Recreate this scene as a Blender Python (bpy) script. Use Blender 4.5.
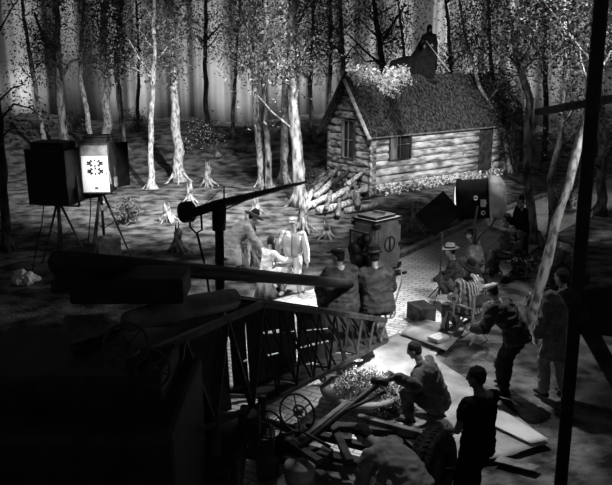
import bpy, bmesh, math, random
from mathutils import Vector, Matrix, noise
PI = math.pi
R = math.radians
V = Vector
for o in list(bpy.data.objects): bpy.data.objects.remove(o)
scene = bpy.context.scene
COL = scene.collection
random.seed(7)

# ------------------------------------------------------------------ camera, light, exposure
CAM_H, TILT, F = 4.7, R(14.6), 700.0
cd = bpy.data.cameras.new('camera'); cam = bpy.data.objects.new('camera', cd); COL.objects.link(cam)
cam.location = (0, 0, CAM_H); cam.rotation_euler = (PI/2 - TILT, 0, 0)
cd.sensor_fit = 'HORIZONTAL'; cd.sensor_width = 36; cd.lens = 36*F/612
cd.clip_start = .05; cd.clip_end = 200
scene.camera = cam
w = bpy.data.worlds.new('world'); scene.world = w; w.use_nodes = True
w.node_tree.nodes['Background'].inputs[0].default_value = (1, 1, 1, 1)
w.node_tree.nodes['Background'].inputs[1].default_value = 0.03
scene.view_settings.view_transform = 'Standard'; scene.view_settings.look = 'None'
scene.view_settings.exposure = 0.0; scene.view_settings.gamma = 1; scene.view_settings.use_curve_mapping = False

def spot(loc, target, energy, deg, blend=.5, r=.25):
    d = bpy.data.lights.new('studio_spot', 'SPOT'); d.energy = energy; d.spot_size = R(deg)
    d.spot_blend = blend; d.shadow_soft_size = r
    o = bpy.data.objects.new('studio_spot', d); COL.objects.link(o); o.location = loc
    o.rotation_euler = (V(target)-V(loc)).to_track_quat('-Z', 'Y').to_euler()
    return o
# arc lamps over the set, with added fill spots among them
spot((-5.5, 8.5, 9.5), (-.5, 14.9, 0), 4500, 26, .55)      # key on the players
spot((7.5, 9, 10), (1.2, 13.6, 0), 5200, 24, .8)           # players and road from the right
spot((9, 11, 10.5), (4.6, 28.5, 1.2), 21000, 27, .7)       # cottage front
spot((1, 13, 10.5), (.8, 24.5, 1.0), 9500, 24, .8)         # cottage gable and woodpile
spot((5.0, 18, 9.5), (1.0, 11.4, 0), 5600, 30, .8)         # back light over the road
spot((1.5, 14, 9.5), (1.9, 8.8, 0), 3800, 25, .8)          # back light over the groundsheets
spot((5, 5.5, 8), (.5, 10.3, 0), 8500, 15, .7)           # added fill for the bricks beside the crane arm
spot((1, 13, 10.5), (-6.0, 25.5, .8), 17000, 44, .8)       # trunks at left
spot((3, 15, 9.5), (-2.5, 21.5, .3), 15500, 44, .9)         # glade
spot((4, 16, 10), (9, 21, .4), 7000, 34, .9)               # road far end
spot((-3.0, 12.2, 6.0), (-4.55, 16.0, 2.3), 4200, 13, .4)  # on the lamp housing
spot((0, 24, 9.5), (2.4, 27.6, 3.9), 3000, 24, .6)         # blossom on the roof
spot((7, 8.0, 7.5), (4.2, 11.0, 1.6), 900, 34, .8)          # added fill on the man in the long coat
spot((6, 16, 8), (3.4, 13.5, .6), 1000, 36, .8)            # crew beside the road
spot((1.5, 4, 8.5), (.9, 10.7, 1.6), 300, 18, .8)          # soft fill added from the camera side for the crane head
spot((4.5, 5, 7), (1.2, 11, 1.75), 900, 10, .6)            # extra spot added to brighten the film camera
spot((1.6, 8.6, 8), (.95, 6.1, 1), 550, 15, .7)           # fill added above the man bent over the dolly
spot((-.6, 10.5, 8.5), (.05, 7.3, 0), 900, 18, .8)         # added to lift the canvas under the handwheels
spot((-1.7, 7.6, 7), (-1.38, 5.9, 1.8), 90, 9, .8)         # small added fill on the strapped bundle
spot((1, 22, 9), (-5, 34.5, 1.2), 5000, 34, .8)              # added fill to bring out the mound
spot((-1.5, 16, 9.5), (-.1, 14.3, 0), 5200, 15, .6)        # hot patch of road before the players
for x, e in ((-17, 1300), (-10, 1100), (-4.2, 2900), (1.5, 1700), (6, 1900), (11, 1500), (16, 900)):
    spot((x, 40.2, 1.95), (x*1.04, 43.6, 4.6), e*.42, 125, 1, .5)   # ground row along the painted cloth
for x, e in ((-13, 2600), (-3, 4300), (6, 5200), (13, 3000)):
    spot((x, 33, 12.5), (x*1.05, 43.5, 4.5), e*1.25, 70, 1, .5)

# ------------------------------------------------------------------ projection helpers (photo pixel -> world point)
def ray(px, py):
    u = (px-306)/F; v = (py-242.5)/F
    return V((u, math.cos(TILT)-v*math.sin(TILT), -math.sin(TILT)-v*math.cos(TILT)))
def P(px, py, Y):
    d = ray(px, py); return V((0, 0, CAM_H)) + d*(Y/d.y)
def G(px, py, z=0.0):
    d = ray(px, py); return V((0, 0, CAM_H)) + d*((z-CAM_H)/d.z)
def sstep(a, b, t):
    t = max(0, min(1, (t-a)/(b-a))); return t*t*(3-2*t)
def gz(x, y):
    h = sstep(27+2.2*sstep(-1, 3, x), 37, y)*(1.25+.22*math.sin(x*.75+1)+.18*math.sin(x*.31+.4))
    h += .55*math.exp(-((x+4.2)/2.2)**2-((y-36)/2.2)**2)+.3*math.exp(-((x+1.2)/1.6)**2-((y-36.5)/2)**2)
    h += sstep(16, 22, y)*.10*(noise.noise(V((x*.35, y*.35, 1)))+.2)*(1-sstep(-1.5, .5, x))
    h += .02*noise.noise(V((x*1.3, y*1.3, 3)))*sstep(13, 16, y)
    return h
def TG(px, py):
    d = ray(px, py); t = 3.0; o = V((0, 0, CAM_H))
    while t < 60:
        p = o+d*t
        if p.z <= gz(p.x, p.y): return V((p.x, p.y, gz(p.x, p.y)))
        t += .04
    return P(px, py, 40)

# ------------------------------------------------------------------ materials
def mat(name, a, b=None, scale=6, rough=.8, bump=0, bscale=30, metal=0, stretch=(1, 1, 1), lo=.4, hi=.6, spec=.3, detail=5):
    m = bpy.data.materials.new(name); m.use_nodes = True; nt = m.node_tree; N = nt.nodes; L = nt.links
    bs = N['Principled BSDF']; bs.inputs['Roughness'].default_value = rough; bs.inputs['Metallic'].default_value = metal
    bs.inputs['Specular IOR Level'].default_value = spec
    if b is None: b = a*1.25
    tc = N.new('ShaderNodeTexCoord'); mp = N.new('ShaderNodeMapping'); L.new(tc.outputs['Object'], mp.inputs[0])
    mp.inputs['Scale'].default_value = stretch
    n = N.new('ShaderNodeTexNoise'); n.inputs['Scale'].default_value = scale; n.inputs['Detail'].default_value = detail
    L.new(mp.outputs[0], n.inputs[0])
    cr = N.new('ShaderNodeValToRGB'); cr.color_ramp.elements[0].position = lo; cr.color_ramp.elements[1].position = hi
    cr.color_ramp.elements[0].color = (a, a, a, 1); cr.color_ramp.elements[1].color = (b, b, b, 1)
    L.new(n.outputs[0], cr.inputs[0]); L.new(cr.outputs[0], bs.inputs['Base Color'])
    if bump:
        n2 = N.new('ShaderNodeTexNoise'); n2.inputs['Scale'].default_value = bscale; n2.inputs['Detail'].default_value = 4
        L.new(mp.outputs[0], n2.inputs[0]); bp = N.new('ShaderNodeBump'); bp.inputs['Strength'].default_value = bump
        bp.inputs['Distance'].default_value = .05
        L.new(n2.outputs[0], bp.inputs['Height']); L.new(bp.outputs[0], bs.inputs['Normal'])
    return m
M = {}
M['ground'] = mat('ground_moss', .02, .26, 2.2, .95, 1, 14, lo=.38, hi=.70, detail=12)
M['bark_pale'] = mat('bark_pale', .20, .66, 13, .85, .6, 14, stretch=(1, 1, .45), lo=.38, hi=.55)
M['bark_mid'] = mat('bark_mid', .05, .36, 8, .9, .6, 14, stretch=(1, 1, .35), lo=.38, hi=.62)
M['bark_dark'] = mat('bark_dark', .02, .09, 8, .9, .6, 14, stretch=(1, 1, .35))
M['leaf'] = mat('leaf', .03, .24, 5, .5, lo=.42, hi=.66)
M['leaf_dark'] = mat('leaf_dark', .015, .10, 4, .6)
M['blossom'] = mat('blossom', .12, .95, 9, .8, lo=.42, hi=.52)
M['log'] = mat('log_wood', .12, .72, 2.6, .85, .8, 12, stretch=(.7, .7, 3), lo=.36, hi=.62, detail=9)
M['log_gable'] = mat('log_wood_darker', .05, .42, 3.5, .85, .7, 12, stretch=(1, 1, 2.5), lo=.38, hi=.62, detail=8)  # darker log tone for gable, back wall and corner posts
M['thatch'] = mat('bark_roof', .010, .125, 14, .95, 1, 26, stretch=(1, .6, .6), lo=.40, hi=.70, detail=9, spec=.1)
M['stump'] = mat('stump_wood', .07, .42, 10, .9, .6, 14, stretch=(1, 1, .4), lo=.38, hi=.62)
M['wood_dark'] = mat('wood_dark', .02, .07, 5, .7, .3)
M['wood_mid'] = mat('wood_mid', .10, .25, 5, .7, .3, stretch=(1, 1, .3))
M['wood_pale'] = mat('wood_pale', .35, .6, 5, .7, .2)
M['black'] = mat('black_paint', .016, .032, 5, .55)
M['black_matte'] = mat('black_cloth', .004, .008, 5, .95, spec=.05)
M['iron'] = mat('dark_iron', .02, .05, 8, .5, .2, spec=.4)
M['grey_metal'] = mat('grey_metal', .14, .24, 6, .5, .1)
M['crackle'] = mat('grey_crackle_paint', .16, .30, 5, .6, .2)
M['bright_metal'] = mat('bright_metal', .5, .7, 5, .35, metal=.6)
M['white'] = mat('white_paint', .75, .85, 3, .6)
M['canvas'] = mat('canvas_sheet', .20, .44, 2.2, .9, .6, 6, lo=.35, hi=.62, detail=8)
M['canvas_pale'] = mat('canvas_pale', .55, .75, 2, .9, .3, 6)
M['curb'] = mat('curb_stone', .20, .42, 4, .85, .3)
M['rubber'] = mat('rubber', .015, .035, 12, .8, .5, 25)
M['skin'] = mat('skin', .30, .36, 12, .6)
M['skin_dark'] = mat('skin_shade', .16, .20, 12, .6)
M['hair'] = mat('hair_dark', .008, .02, 30, .6, .6, 60)
M['hair_grey'] = mat('hair_grey', .18, .35, 30, .6, .6, 60)
M['cloth_black'] = mat('cloth_black', .008, .018, 8, .9, .3, 12, spec=.1)
M['cloth_dark'] = mat('cloth_dark', .035, .075, 8, .9, .3, 12)
M['cloth_ink'] = mat('cloth_ink', .018, .035, 8, .9, .3, 12)
M['cloth_mid'] = mat('cloth_mid', .07, .12, 8, .9, .3, 12)
M['cloth_grey'] = mat('cloth_grey', .20, .30, 8, .9, .3, 12)
M['cloth_light'] = mat('cloth_light', .40, .55, 8, .9, .3, 12)
M['cloth_white'] = mat('cloth_white', .7, .85, 8, .9, .3, 12)
M['silver'] = mat('silver_fabric', .42, .5, 3, .35, 0, metal=.3)
M['straw'] = mat('straw', .45, .65, 40, .8, .3, 60)

def nodes_striped(name, a, b, n, rough=.9, axis='X'):
    m = bpy.data.materials.new(name); m.use_nodes = True; nt = m.node_tree; N = nt.nodes; L = nt.links
    bs = N['Principled BSDF']; bs.inputs['Roughness'].default_value = rough
    tc = N.new('ShaderNodeTexCoord'); wv = N.new('ShaderNodeTexWave'); wv.bands_direction = axis
    wv.inputs['Scale'].default_value = n; wv.inputs['Distortion'].default_value = 1.5
    L.new(tc.outputs['Object'], wv.inputs[0]); cr = N.new('ShaderNodeValToRGB')
    cr.color_ramp.elements[0].position = .35; cr.color_ramp.elements[1].position = .6
    cr.color_ramp.elements[0].color = (a, a, a, 1); cr.color_ramp.elements[1].color = (b, b, b, 1)
    L.new(wv.outputs[0], cr.inputs[0]); L.new(cr.outputs[0], bs.inputs['Base Color']); return m
M['striped'] = nodes_striped('striped_cloth', .06, .42, 5.5)
def nodes_brick():
    m = bpy.data.materials.new('painted_bricks'); m.use_nodes = True; nt = m.node_tree; N = nt.nodes; L = nt.links
    bs = N['Principled BSDF']; bs.inputs['Roughness'].default_value = .7
    tc = N.new('ShaderNodeTexCoord'); mp = N.new('ShaderNodeMapping'); mp.inputs['Rotation'].default_value = (0, 0, R(28))
    L.new(tc.outputs['Object'], mp.inputs[0])
    b = N.new('ShaderNodeTexBrick'); b.inputs['Scale'].default_value = 1; b.inputs['Brick Width'].default_value = .26
    b.inputs['Row Height'].default_value = .12; b.inputs['Mortar Size'].default_value = .010
    b.inputs['Color1'].default_value = (.82, .82, .82, 1); b.inputs['Color2'].default_value = (.68, .68, .68, 1)
    b.inputs['Mortar'].default_value = (.20, .20, .20, 1); L.new(mp.outputs[0], b.inputs[0])
    n = N.new('ShaderNodeTexNoise'); n.inputs['Scale'].default_value = 1.2; n.inputs['Detail'].default_value = 6
    L.new(tc.outputs['Object'], n.inputs[0])
    mr = N.new('ShaderNodeMapRange'); mr.inputs[1].default_value = .3; mr.inputs[2].default_value = .7
    mr.inputs[3].default_value = .65; mr.inputs[4].default_value = 1.1; L.new(n.outputs[0], mr.inputs[0])
    mx = N.new('ShaderNodeMix'); mx.data_type = 'RGBA'; mx.blend_type = 'MULTIPLY'; mx.inputs[0].default_value = 1
    L.new(b.outputs[0], mx.inputs[6]); L.new(mr.outputs[0], mx.inputs[7]); L.new(mx.outputs[2], bs.inputs['Base Color'])
    bp = N.new('ShaderNodeBump'); bp.inputs['Strength'].default_value = .4; bp.inputs['Distance'].default_value = .01; bp.invert = True
    L.new(b.outputs['Fac'], bp.inputs['Height']); L.new(bp.outputs[0], bs.inputs['Normal']); return m
M['brick'] = nodes_brick()
def nodes_backdrop():      # scenic cloth painted with tall straight trunks in two tiers
    m = bpy.data.materials.new('painted_forest_cloth'); m.use_nodes = True; nt = m.node_tree; N = nt.nodes; L = nt.links
    bs = N['Principled BSDF']; bs.inputs['Roughness'].default_value = .95; bs.inputs['Specular IOR Level'].default_value = .05
    tc = N.new('ShaderNodeTexCoord')
    def layer(sx, sz, lo, hi, a, b, off, det=1.5):
        mp = N.new('ShaderNodeMapping'); mp.inputs['Scale'].default_value = (sx, .001, sz); mp.inputs['Location'].default_value = (off, 0, 0)
        L.new(tc.outputs['Object'], mp.inputs[0])
        n = N.new('ShaderNodeTexNoise'); n.inputs['Scale'].default_value = 1; n.inputs['Detail'].default_value = det
        L.new(mp.outputs[0], n.inputs[0]); cr = N.new('ShaderNodeValToRGB')
        cr.color_ramp.elements[0].position = lo; cr.color_ramp.elements[1].position = hi
        cr.color_ramp.elements[0].color = (a, a, a, 1); cr.color_ramp.elements[1].color = (b, b, b, 1)
        L.new(n.outputs[0], cr.inputs[0]); return cr
    def mul(p, q):
        mx = N.new('ShaderNodeMix'); mx.data_type = 'RGBA'; mx.blend_type = 'MULTIPLY'; mx.inputs[0].default_value = 1
        L.new(p.outputs[0], mx.inputs[6]); L.new(q.outputs[0], mx.inputs[7])
        r = N.new('NodeReroute'); L.new(mx.outputs[2], r.inputs[0]); return r
    big = layer(1.05, .012, .43, .55, .22, 1, 3.1)
    thin = layer(2.3, .02, .38, .56, .62, 1, 9.4)
    soft = layer(.7, .10, .3, .7, .5, 1, 4.2, 4)
    edge = layer(4, .03, .3, .7, .85, 1, 1.2, 2)
    haze = layer(.35, .35, .35, .65, .35, .62, 7.0, 5)
    r = mul(mul(mul(mul(big, thin), soft), edge), haze)
    L.new(r.outputs[0], bs.inputs['Base Color']); return m
M['backdrop'] = nodes_backdrop()

# ------------------------------------------------------------------ mesh builder
class MB:
    def __init__(s): s.v = []; s.f = []; s.m = []; s.cur = 0
    def add(s, vs, fs):
        k = len(s.v); s.v += [V(a) for a in vs]
        for f in fs: s.f.append(tuple(i+k for i in f)); s.m.append(s.cur)
    def box(s, c, size, rot=None, taper=1):
        x, y, z = (a/2 for a in size); c = V(c); vs = []
        for dz, t in ((-z, 1), (z, taper)):
            for dx, dy in ((-x, -y), (x, -y), (x, y), (-x, y)):
                q = V((dx*t, dy*t, dz)); vs.append(c + (rot @ q if rot else q))
        s.add(vs, [(3, 2, 1, 0), (4, 5, 6, 7), (0, 1, 5, 4), (1, 2, 6, 5), (2, 3, 7, 6), (3, 0, 4, 7)])
    def bar(s, a, b, wd, ht, up=V((0, 0, 1))):
        a, b = V(a), V(b); d = (b-a); l = d.length; d.normalize()
        x = d.cross(up); x = x.normalized() if x.length > 1e-4 else V((1, 0, 0)); z = x.cross(d)
        s.box((a+b)/2, (wd, l, ht), Matrix((x, d, z)).transposed())
    def loft(s, pts, rad, side=None, n=10, wob=0):
        pts = [V(p) for p in pts]; k = len(s.v); N = len(pts); ref = V(side) if side is not None else V((.31, .2, .93))
        for i, p in enumerate(pts):
            t = (pts[min(i+1, N-1)]-pts[max(i-1, 0)])
            t = t.normalized() if t.length > 1e-9 else V((0, 0, 1))
            x = ref - t*ref.dot(t)
            if x.length < 1e-3: x = V((1, 0, 0)) - t*t.x
            if x.length < 1e-3: x = V((0, 1, 0)) - t*t.y
            x.normalize(); y = t.cross(x)
            if side is None: ref = x
            r = rad[i]; rx, ry = r if isinstance(r, (tuple, list)) else (r, r)
            for j in range(n):
                a = 2*PI*j/n; q = 1
                if wob: q = 1+wob*noise.noise(V((p.x*3+math.cos(a)*.8, p.y*3+math.sin(a)*.8, p.z*2.2)))
                s.v.append(p+x*math.cos(a)*rx*q+y*math.sin(a)*ry*q)
        for i in range(N-1):
            for j in range(n):
                a = k+i*n+j; b = k+i*n+(j+1) % n; s.f.append((a, b, b+n, a+n)); s.m.append(s.cur)
        s.f.append(tuple(k+j for j in reversed(range(n)))); s.m.append(s.cur)
        s.f.append(tuple(k+(N-1)*n+j for j in range(n))); s.m.append(s.cur)
    def capsule(s, a, b, ra, rb, side=None, flat=1, n=12):
        a, b = V(a), V(b); d = (b-a); d = d.normalized() if d.length > 1e-6 else V((0, 0, 1)); P_, Q = [], []
        for t in (-.98, -.8, -.5, 0): P_.append(a+d*ra*t); Q.append(ra*math.sqrt(max(0, 1-t*t)))
        for t in (0, .5, .8, .98): P_.append(b+d*rb*t); Q.append(rb*math.sqrt(max(0, 1-t*t)))
        s.loft(P_, [(q, q*flat) for q in Q], side, n)
    def ell(s, c, r, rot=None, n=14, m=9):
        c = V(c); vs = []; 
        for i in range(m+1):
            th = PI*(i+.001)/(m+.002)
            for j in range(n):
                a = 2*PI*j/n; q = V((r[0]*math.sin(th)*math.cos(a), r[1]*math.sin(th)*math.sin(a), r[2]*math.cos(th)))
                vs.append(c+(rot @ q if rot else q))
        fs = [(i*n+j, (i+1)*n+j, (i+1)*n+(j+1) % n, i*n+(j+1) % n) for i in range(m) for j in range(n)]
        fs += [tuple(range(n)), tuple(m*n+j for j in reversed(range(n)))]
        s.add(vs, fs)
    def lathe(s, prof, mtx=None, n=24):
        k = len(s.v)
        for r, z in prof:
            for j in range(n):
                a = 2*PI*j/n; q = V((r*math.cos(a), r*math.sin(a), z)); s.v.append(mtx @ q if mtx else q)
        for i in range(len(prof)-1):
            for j in range(n):
                a = k+i*n+j; b = k+i*n+(j+1) % n; s.f.append((a, b, b+n, a+n)); s.m.append(s.cur)
    def torus(s, c, r, t, nrm=(0, 0, 1), n=28, k=8):
        q = V((0, 0, 1)).rotation_difference(V(nrm)).to_matrix(); c = V(c)
        pr = [(r+t*math.cos(2*PI*i/k), t*math.sin(2*PI*i/k)) for i in range(k+1)]
        s.lathe(pr, Matrix.Translation(c) @ q.to_4x4(), n)
    def build(s, name, m, parent=None, smooth=False, bevel=0, world=False):
        me = bpy.data.meshes.new(name); me.from_pydata(s.v, [], s.f)
        for mm in (m if isinstance(m, (list, tuple)) else [m]): me.materials.append(mm)
        me.polygons.foreach_set('material_index', s.m)
        if smooth: me.polygons.foreach_set('use_smooth', [True]*len(me.polygons))
        me.update(); o = bpy.data.objects.new(name, me); COL.objects.link(o)
        if parent: 
            o.parent = parent
            if world: o.matrix_parent_inverse = Matrix.LocRotScale(parent.location, parent.rotation_euler, None).inverted()
        if bevel:
            b = o.modifiers.new('bevel', 'BEVEL'); b.width = bevel; b.segments = 2; b.limit_method = 'ANGLE'
        return o
def tag(o, label, cat, group=None, kind=None):
    o['label'] = label; o['category'] = cat
    if group: o['group'] = group
    if kind: o['kind'] = kind
    return o
def empty(name, loc, rz=0, label=None, cat=None, group=None):
    o = bpy.data.objects.new(name, None); COL.objects.link(o); o.location = loc; o.rotation_euler = (0, 0, rz)
    o.empty_display_size = .1
    if label: tag(o, label, cat, group)
    return o
def struct(o): o['kind'] = 'structure'; return o
def recentre(o):            # put a mesh thing's origin at its base
    me = o.data; xs = [v.co for v in me.vertices]
    c = V((sum(v.x for v in xs)/len(xs), sum(v.y for v in xs)/len(xs), min(v.z for v in xs)))
    me.transform(Matrix.Translation(-c)); o.location = c; return o
def remesh(mb, vox, disp=0, dsc=6, smooth=2):
    o = mb.build('tmp', M['skin']); r = o.modifiers.new('r', 'REMESH'); r.mode = 'VOXEL'; r.voxel_size = vox
    sm = o.modifiers.new('s', 'SMOOTH'); sm.iterations = smooth; sm.factor = .5
    dg = bpy.context.evaluated_depsgraph_get(); me = bpy.data.meshes.new_from_object(o.evaluated_get(dg))
    vs = [v.co.copy() for v in me.vertices]
    if disp:
        for i, v in enumerate(me.vertices):
            p = v.co; d = noise.noise(V((p.x*dsc, p.y*dsc, p.z*dsc*.8)))+.5*noise.noise(p*dsc*2.3)
            vs[i] = p+v.normal*disp*d
    out = MB(); out.add(vs, [tuple(p.vertices) for p in me.polygons])
    bpy.data.objects.remove(o); bpy.data.meshes.remove(me); return out

# ------------------------------------------------------------------ people
def folds(mb, amp):         # cloth creases: ridged noise pushed along the normals
    bm = bmesh.new(); vs = [bm.verts.new(v) for v in mb.v]
    for f in mb.f:
        try: bm.faces.new([vs[i] for i in f])
        except ValueError: pass
    bm.normal_update(); sd = random.random()*20
    for i, v in enumerate(bm.verts):
        p = v.co; a = 1-abs(noise.noise(V((p.x*5+p.z*4+sd, p.y*5+p.z*3, p.z*9-p.x*4))))*2.6
        b = 1-abs(noise.noise(V((p.x*11+sd, p.y*11, p.z*16))))*2.6
        mb.v[i] = p+v.normal*amp*(max(a, -.6)*.8+max(b, -.6)*.35)
    bm.free(); return mb
def ik(a, c, l1, l2, pole):
    a, c = V(a), V(c); d = c-a; L = min(max(d.length, .05), (l1+l2)*.995); dn = d.normalized(); c = a+dn*L
    x = (l1*l1-l2*l2+L*L)/(2*L); h = math.sqrt(max(0, l1*l1-x*x)); pl = V(pole); pl = pl-dn*pl.dot(dn)
    pl = pl.normalized() if pl.length > 1e-4 else V((0, 1, 0))
    return a+dn*x+pl*h, c
def person(label, loc, rz, S=1.75, pelvis=None, lean=3, side=0, twist=0, head=(0, 0), feet=None, hands=None,
           knee=((0, 1, .2), (0, 1, .2)), elbow=((-.5, -.7, -.3), (.5, -.7, -.3)), top='cloth_dark', bottom='cloth_dark',
           hair='hair', hat=None, skin='skin', shoes='cloth_black', coat=0, bulk=1.0, sleeves=True, collar=None, skirt=None,
           group=None, braids=False, shirt_front=None, hood=False, torso_barrel=False):
    root = empty('person', loc, R(rz), label, 'person', group)
    pel = V(pelvis) if pelvis else V((0, 0, .53*S))
    feet = feet or [(-.10, .0, 0), (.11, .04, 0)]
    hands = hands or [(-.27, .06, pel.z-.09*S), (.27, .06, pel.z-.09*S)]
    T = Matrix.Rotation(R(twist), 3, 'Z') @ Matrix.Rotation(R(side), 3, 'Y') @ Matrix.Rotation(-R(lean), 3, 'X')
    X = T @ V((1, 0, 0)); up = T @ V((0, 0, 1)); fw = T @ V((0, 1, 0))
    bend = V((0, 0, 1)).lerp(up, .55).normalized()
    waist = pel+bend*.09*S; chest = waist+up*.13*S; neck = chest+up*.085*S
    Hm = Matrix.Rotation(R(head[0]), 3, 'Z') @ Matrix.Rotation(-R(head[1]), 3, 'X')
    hup = Hm @ V((0, 0, 1)); hf = Hm @ V((0, 1, 0)); hx = Hm @ V((1, 0, 0))
    hc = neck+up*.028*S+hup*.085*S+hf*.012*S
    b = MB(); t = MB(); tr = MB(); fing = MB(); bk = bulk
    # head
    s_ = S/1.75
    b.ell(hc+hup*.02*s_-hf*.012*s_, (.073*s_, .090*s_, .092*s_), Hm)
    b.ell(hc-hup*.045*s_+hf*.022*s_, (.056*s_, .064*s_, .066*s_), Hm)
    b.capsule(hc+hup*.012*s_+hf*.082*s_, hc-hup*.022*s_+hf*.100*s_, .010*s_, .015*s_)
    b.ell(hc-hup*.055*s_+hf*.078*s_, (.026*s_, .012*s_, .013*s_), Hm)
    b.ell(hc-hup*.092*s_+hf*.066*s_, (.025*s_, .020*s_, .017*s_), Hm)
    b.ell(hc+hup*.038*s_+hf*.070*s_, (.050*s_, .014*s_, .012*s_), Hm)
    for q in (-1, 1): b.ell(hc+hx*q*.074*s_-hup*.005*s_-hf*.008*s_, (.012*s_, .020*s_, .032*s_), Hm)
    b.capsule(neck-up*.03*S, hc-hup*.04*s_-hf*.01*s_, .056*s_, .052*s_)
    # torso
    b.loft([pel-bend*.05*S, pel, waist, chest-up*.03*S, chest+up*.03*S, neck-up*.005*S],
           [(.075*S, .05*S), (.09*S, .062*S), (.073*S, .052*S), (.088*S, .058*S), (.095*S, .055*S), (.045*S, .035*S)], X, 16)
    k = .008*S+.010*bk
    jb = [(.100*S, .074*S), (.099*S, .072*S), (.086*S, .064*S), (.094*S, .066*S), (.102*S, .062*S), (.050*S, .042*S)]
    jb = [((a+k)*bk, (c+k)*bk) for a, c in jb[:-1]]+[(jb[-1][0]+.008, jb[-1][1]+.008)]
    if torso_barrel: jb = [(.04*S, .04*S)]*6
    if False: jb = [(.055*S, .05*S), (.10*S, .10*S), (.125*S, .125*S), (.13*S, .12*S), (.115*S, .10*S), (.06*S, .05*S)]
    t.loft([pel-bend*(.055+coat*.5)*S, pel, waist, chest-up*.03*S, chest+up*.03*S, neck-up*.008*S], jb, X, 18)
    arms = []; cuffs = []
    for i, q in ((0, -1), (1, 1)):
        sh = chest+up*.052*S+X*q*.108*S; e, hd = ik(sh, hands[i], .170*S, .150*S, elbow[i]); arms.append((sh, e, hd))
        b.capsule(sh, e, .030*S, .022*S); b.capsule(e, hd, .023*S, .015*S)
        b.capsule(neck-up*.02*S, sh, .034*S, .034*S)
        t.capsule(neck-up*.035*S+X*q*.03*S, sh, .036*S*bk, .040*S*bk)
        if sleeves:
            t.capsule(sh, e, .043*S*bk, .039*S*bk); t.capsule(e, e.lerp(hd, .93), .039*S*bk, .031*S*bk)
        else: t.capsule(sh, sh.lerp(e, .45), .040*S, .036*S)
        cf = MB(); u_ = (hd-e).normalized(); cf.lathe([(.020*S*bk, -.02), (.031*S*bk, -.02), (.033*S*bk, .012), (.020*S*bk, .014)], Matrix.Translation(e.lerp(hd, .93)) @ u_.to_track_quat('Z', 'Y').to_matrix().to_4x4(), 14)
        if sleeves: cuffs.append(cf)
        # hand
        d = (hd-e).normalized(); nrm = V((-q*.8, .1, -.5)); nrm = (nrm-d*nrm.dot(d)).normalized(); sd = d.cross(nrm)
        if sd.dot(fw) < 0: sd = -sd
        pc = hd+d*.045*s_
        b.loft([hd-d*.01, hd+d*.02*s_, hd+d*.06*s_, hd+d*.088*s_], [(.026*s_, .018*s_), (.034*s_, .016*s_), (.041*s_, .015*s_), (.038*s_, .011*s_)], sd, 10)
        for jf, ln in enumerate((.070, .080, .074, .058)):
            p0 = hd+d*.082*s_+sd*(.030-.020*jf)*s_; dd = d.copy(); pts = [p0-d*.015]
            for sg, fr in enumerate((.45, .30, .25)):
                dd = (dd+nrm*(.28+.22*sg)).normalized(); p0 = p0+dd*ln*fr*s_; pts.append(p0.copy())
            fing.loft(pts, [.009*s_, .0088*s_, .008*s_, .0062*s_], None, 7)
        p0 = hd+d*.025*s_+sd*.026*s_; dd = (sd*.8+d*.7+nrm*.25).normalized(); p1 = p0+dd*.038*s_; p2 = p1+(dd+d*.8+nrm*.2).normalized()*.030*s_
        fing.loft([p0, p1, p2], [.012*s_, .0105*s_, .008*s_], None, 7)
    legs = []
    sh_mb = []
    for i, q in ((0, -1), (1, 1)):
        hp = pel-bend*.02*S+X.lerp(V((1, 0, 0)), .6).normalized()*q*.052*S
        an = V(feet[i])+V((0, 0, .05*S)); kn, an = ik(hp, an, .245*S, .235*S, knee[i]); legs.append((hp, kn, an))
        b.capsule(hp, kn, .048*S, .031*S); b.capsule(kn, an, .032*S, .020*S)
        b.capsule(an, an+V((0, .10*s_, -.035*S)), .020*S, .018*S)
        tr.capsule(hp, kn, .063*S, .047*S); tr.capsule(kn, an.lerp(kn, .06), .047*S, .041*S)
        f = MB(); ft = V((an.x, an.y, an.z-.05*S)); out = V((q*.12, 1, 0)).normalized()
        f.loft([ft-out*.085+V((0, 0, .035)), ft-out*.06+V((0, 0, .045)), ft+V((0, 0, .05)), ft+out*.08+V((0, 0, .036)), ft+out*.15+V((0, 0, .028)), ft+out*.19+V((0, 0, .022))],
               [(.022, .026), (.038, .044), (.042, .050), (.046, .035), (.044, .026), (.02, .014)], V((1, 0, 0)), 12)
        f.capsule(ft+V((0, 0, .05)), an+V((0, 0, .01)), .040, .034)
        sh_mb.append(f)
    tr.loft([pel-bend*.045*S, pel, waist], [(.098*S, .070*S), (.100*S, .072*S), (.082*S, .060*S)], X, 16)
    body = remesh(b, .0105*s_, 0, smooth=1)
    body.add(fing.v, fing.f)
    body.cur = 1
    for q in (-1, 1): body.ell(hc+hx*q*.031*s_+hup*.018*s_+hf*.077*s_, (.012*s_, .009*s_, .008*s_), Hm, 8, 6)
    body.build('body', [M[skin], M['hair']], root, True)
    nm = {'coat': coat > .1}
    top_o = folds(remesh(t, .014, 0, smooth=8), .003 if torso_barrel else .020).build('coat' if coat > .1 else ('bodice' if skirt else 'jacket'), M[top], root, True)
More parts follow.
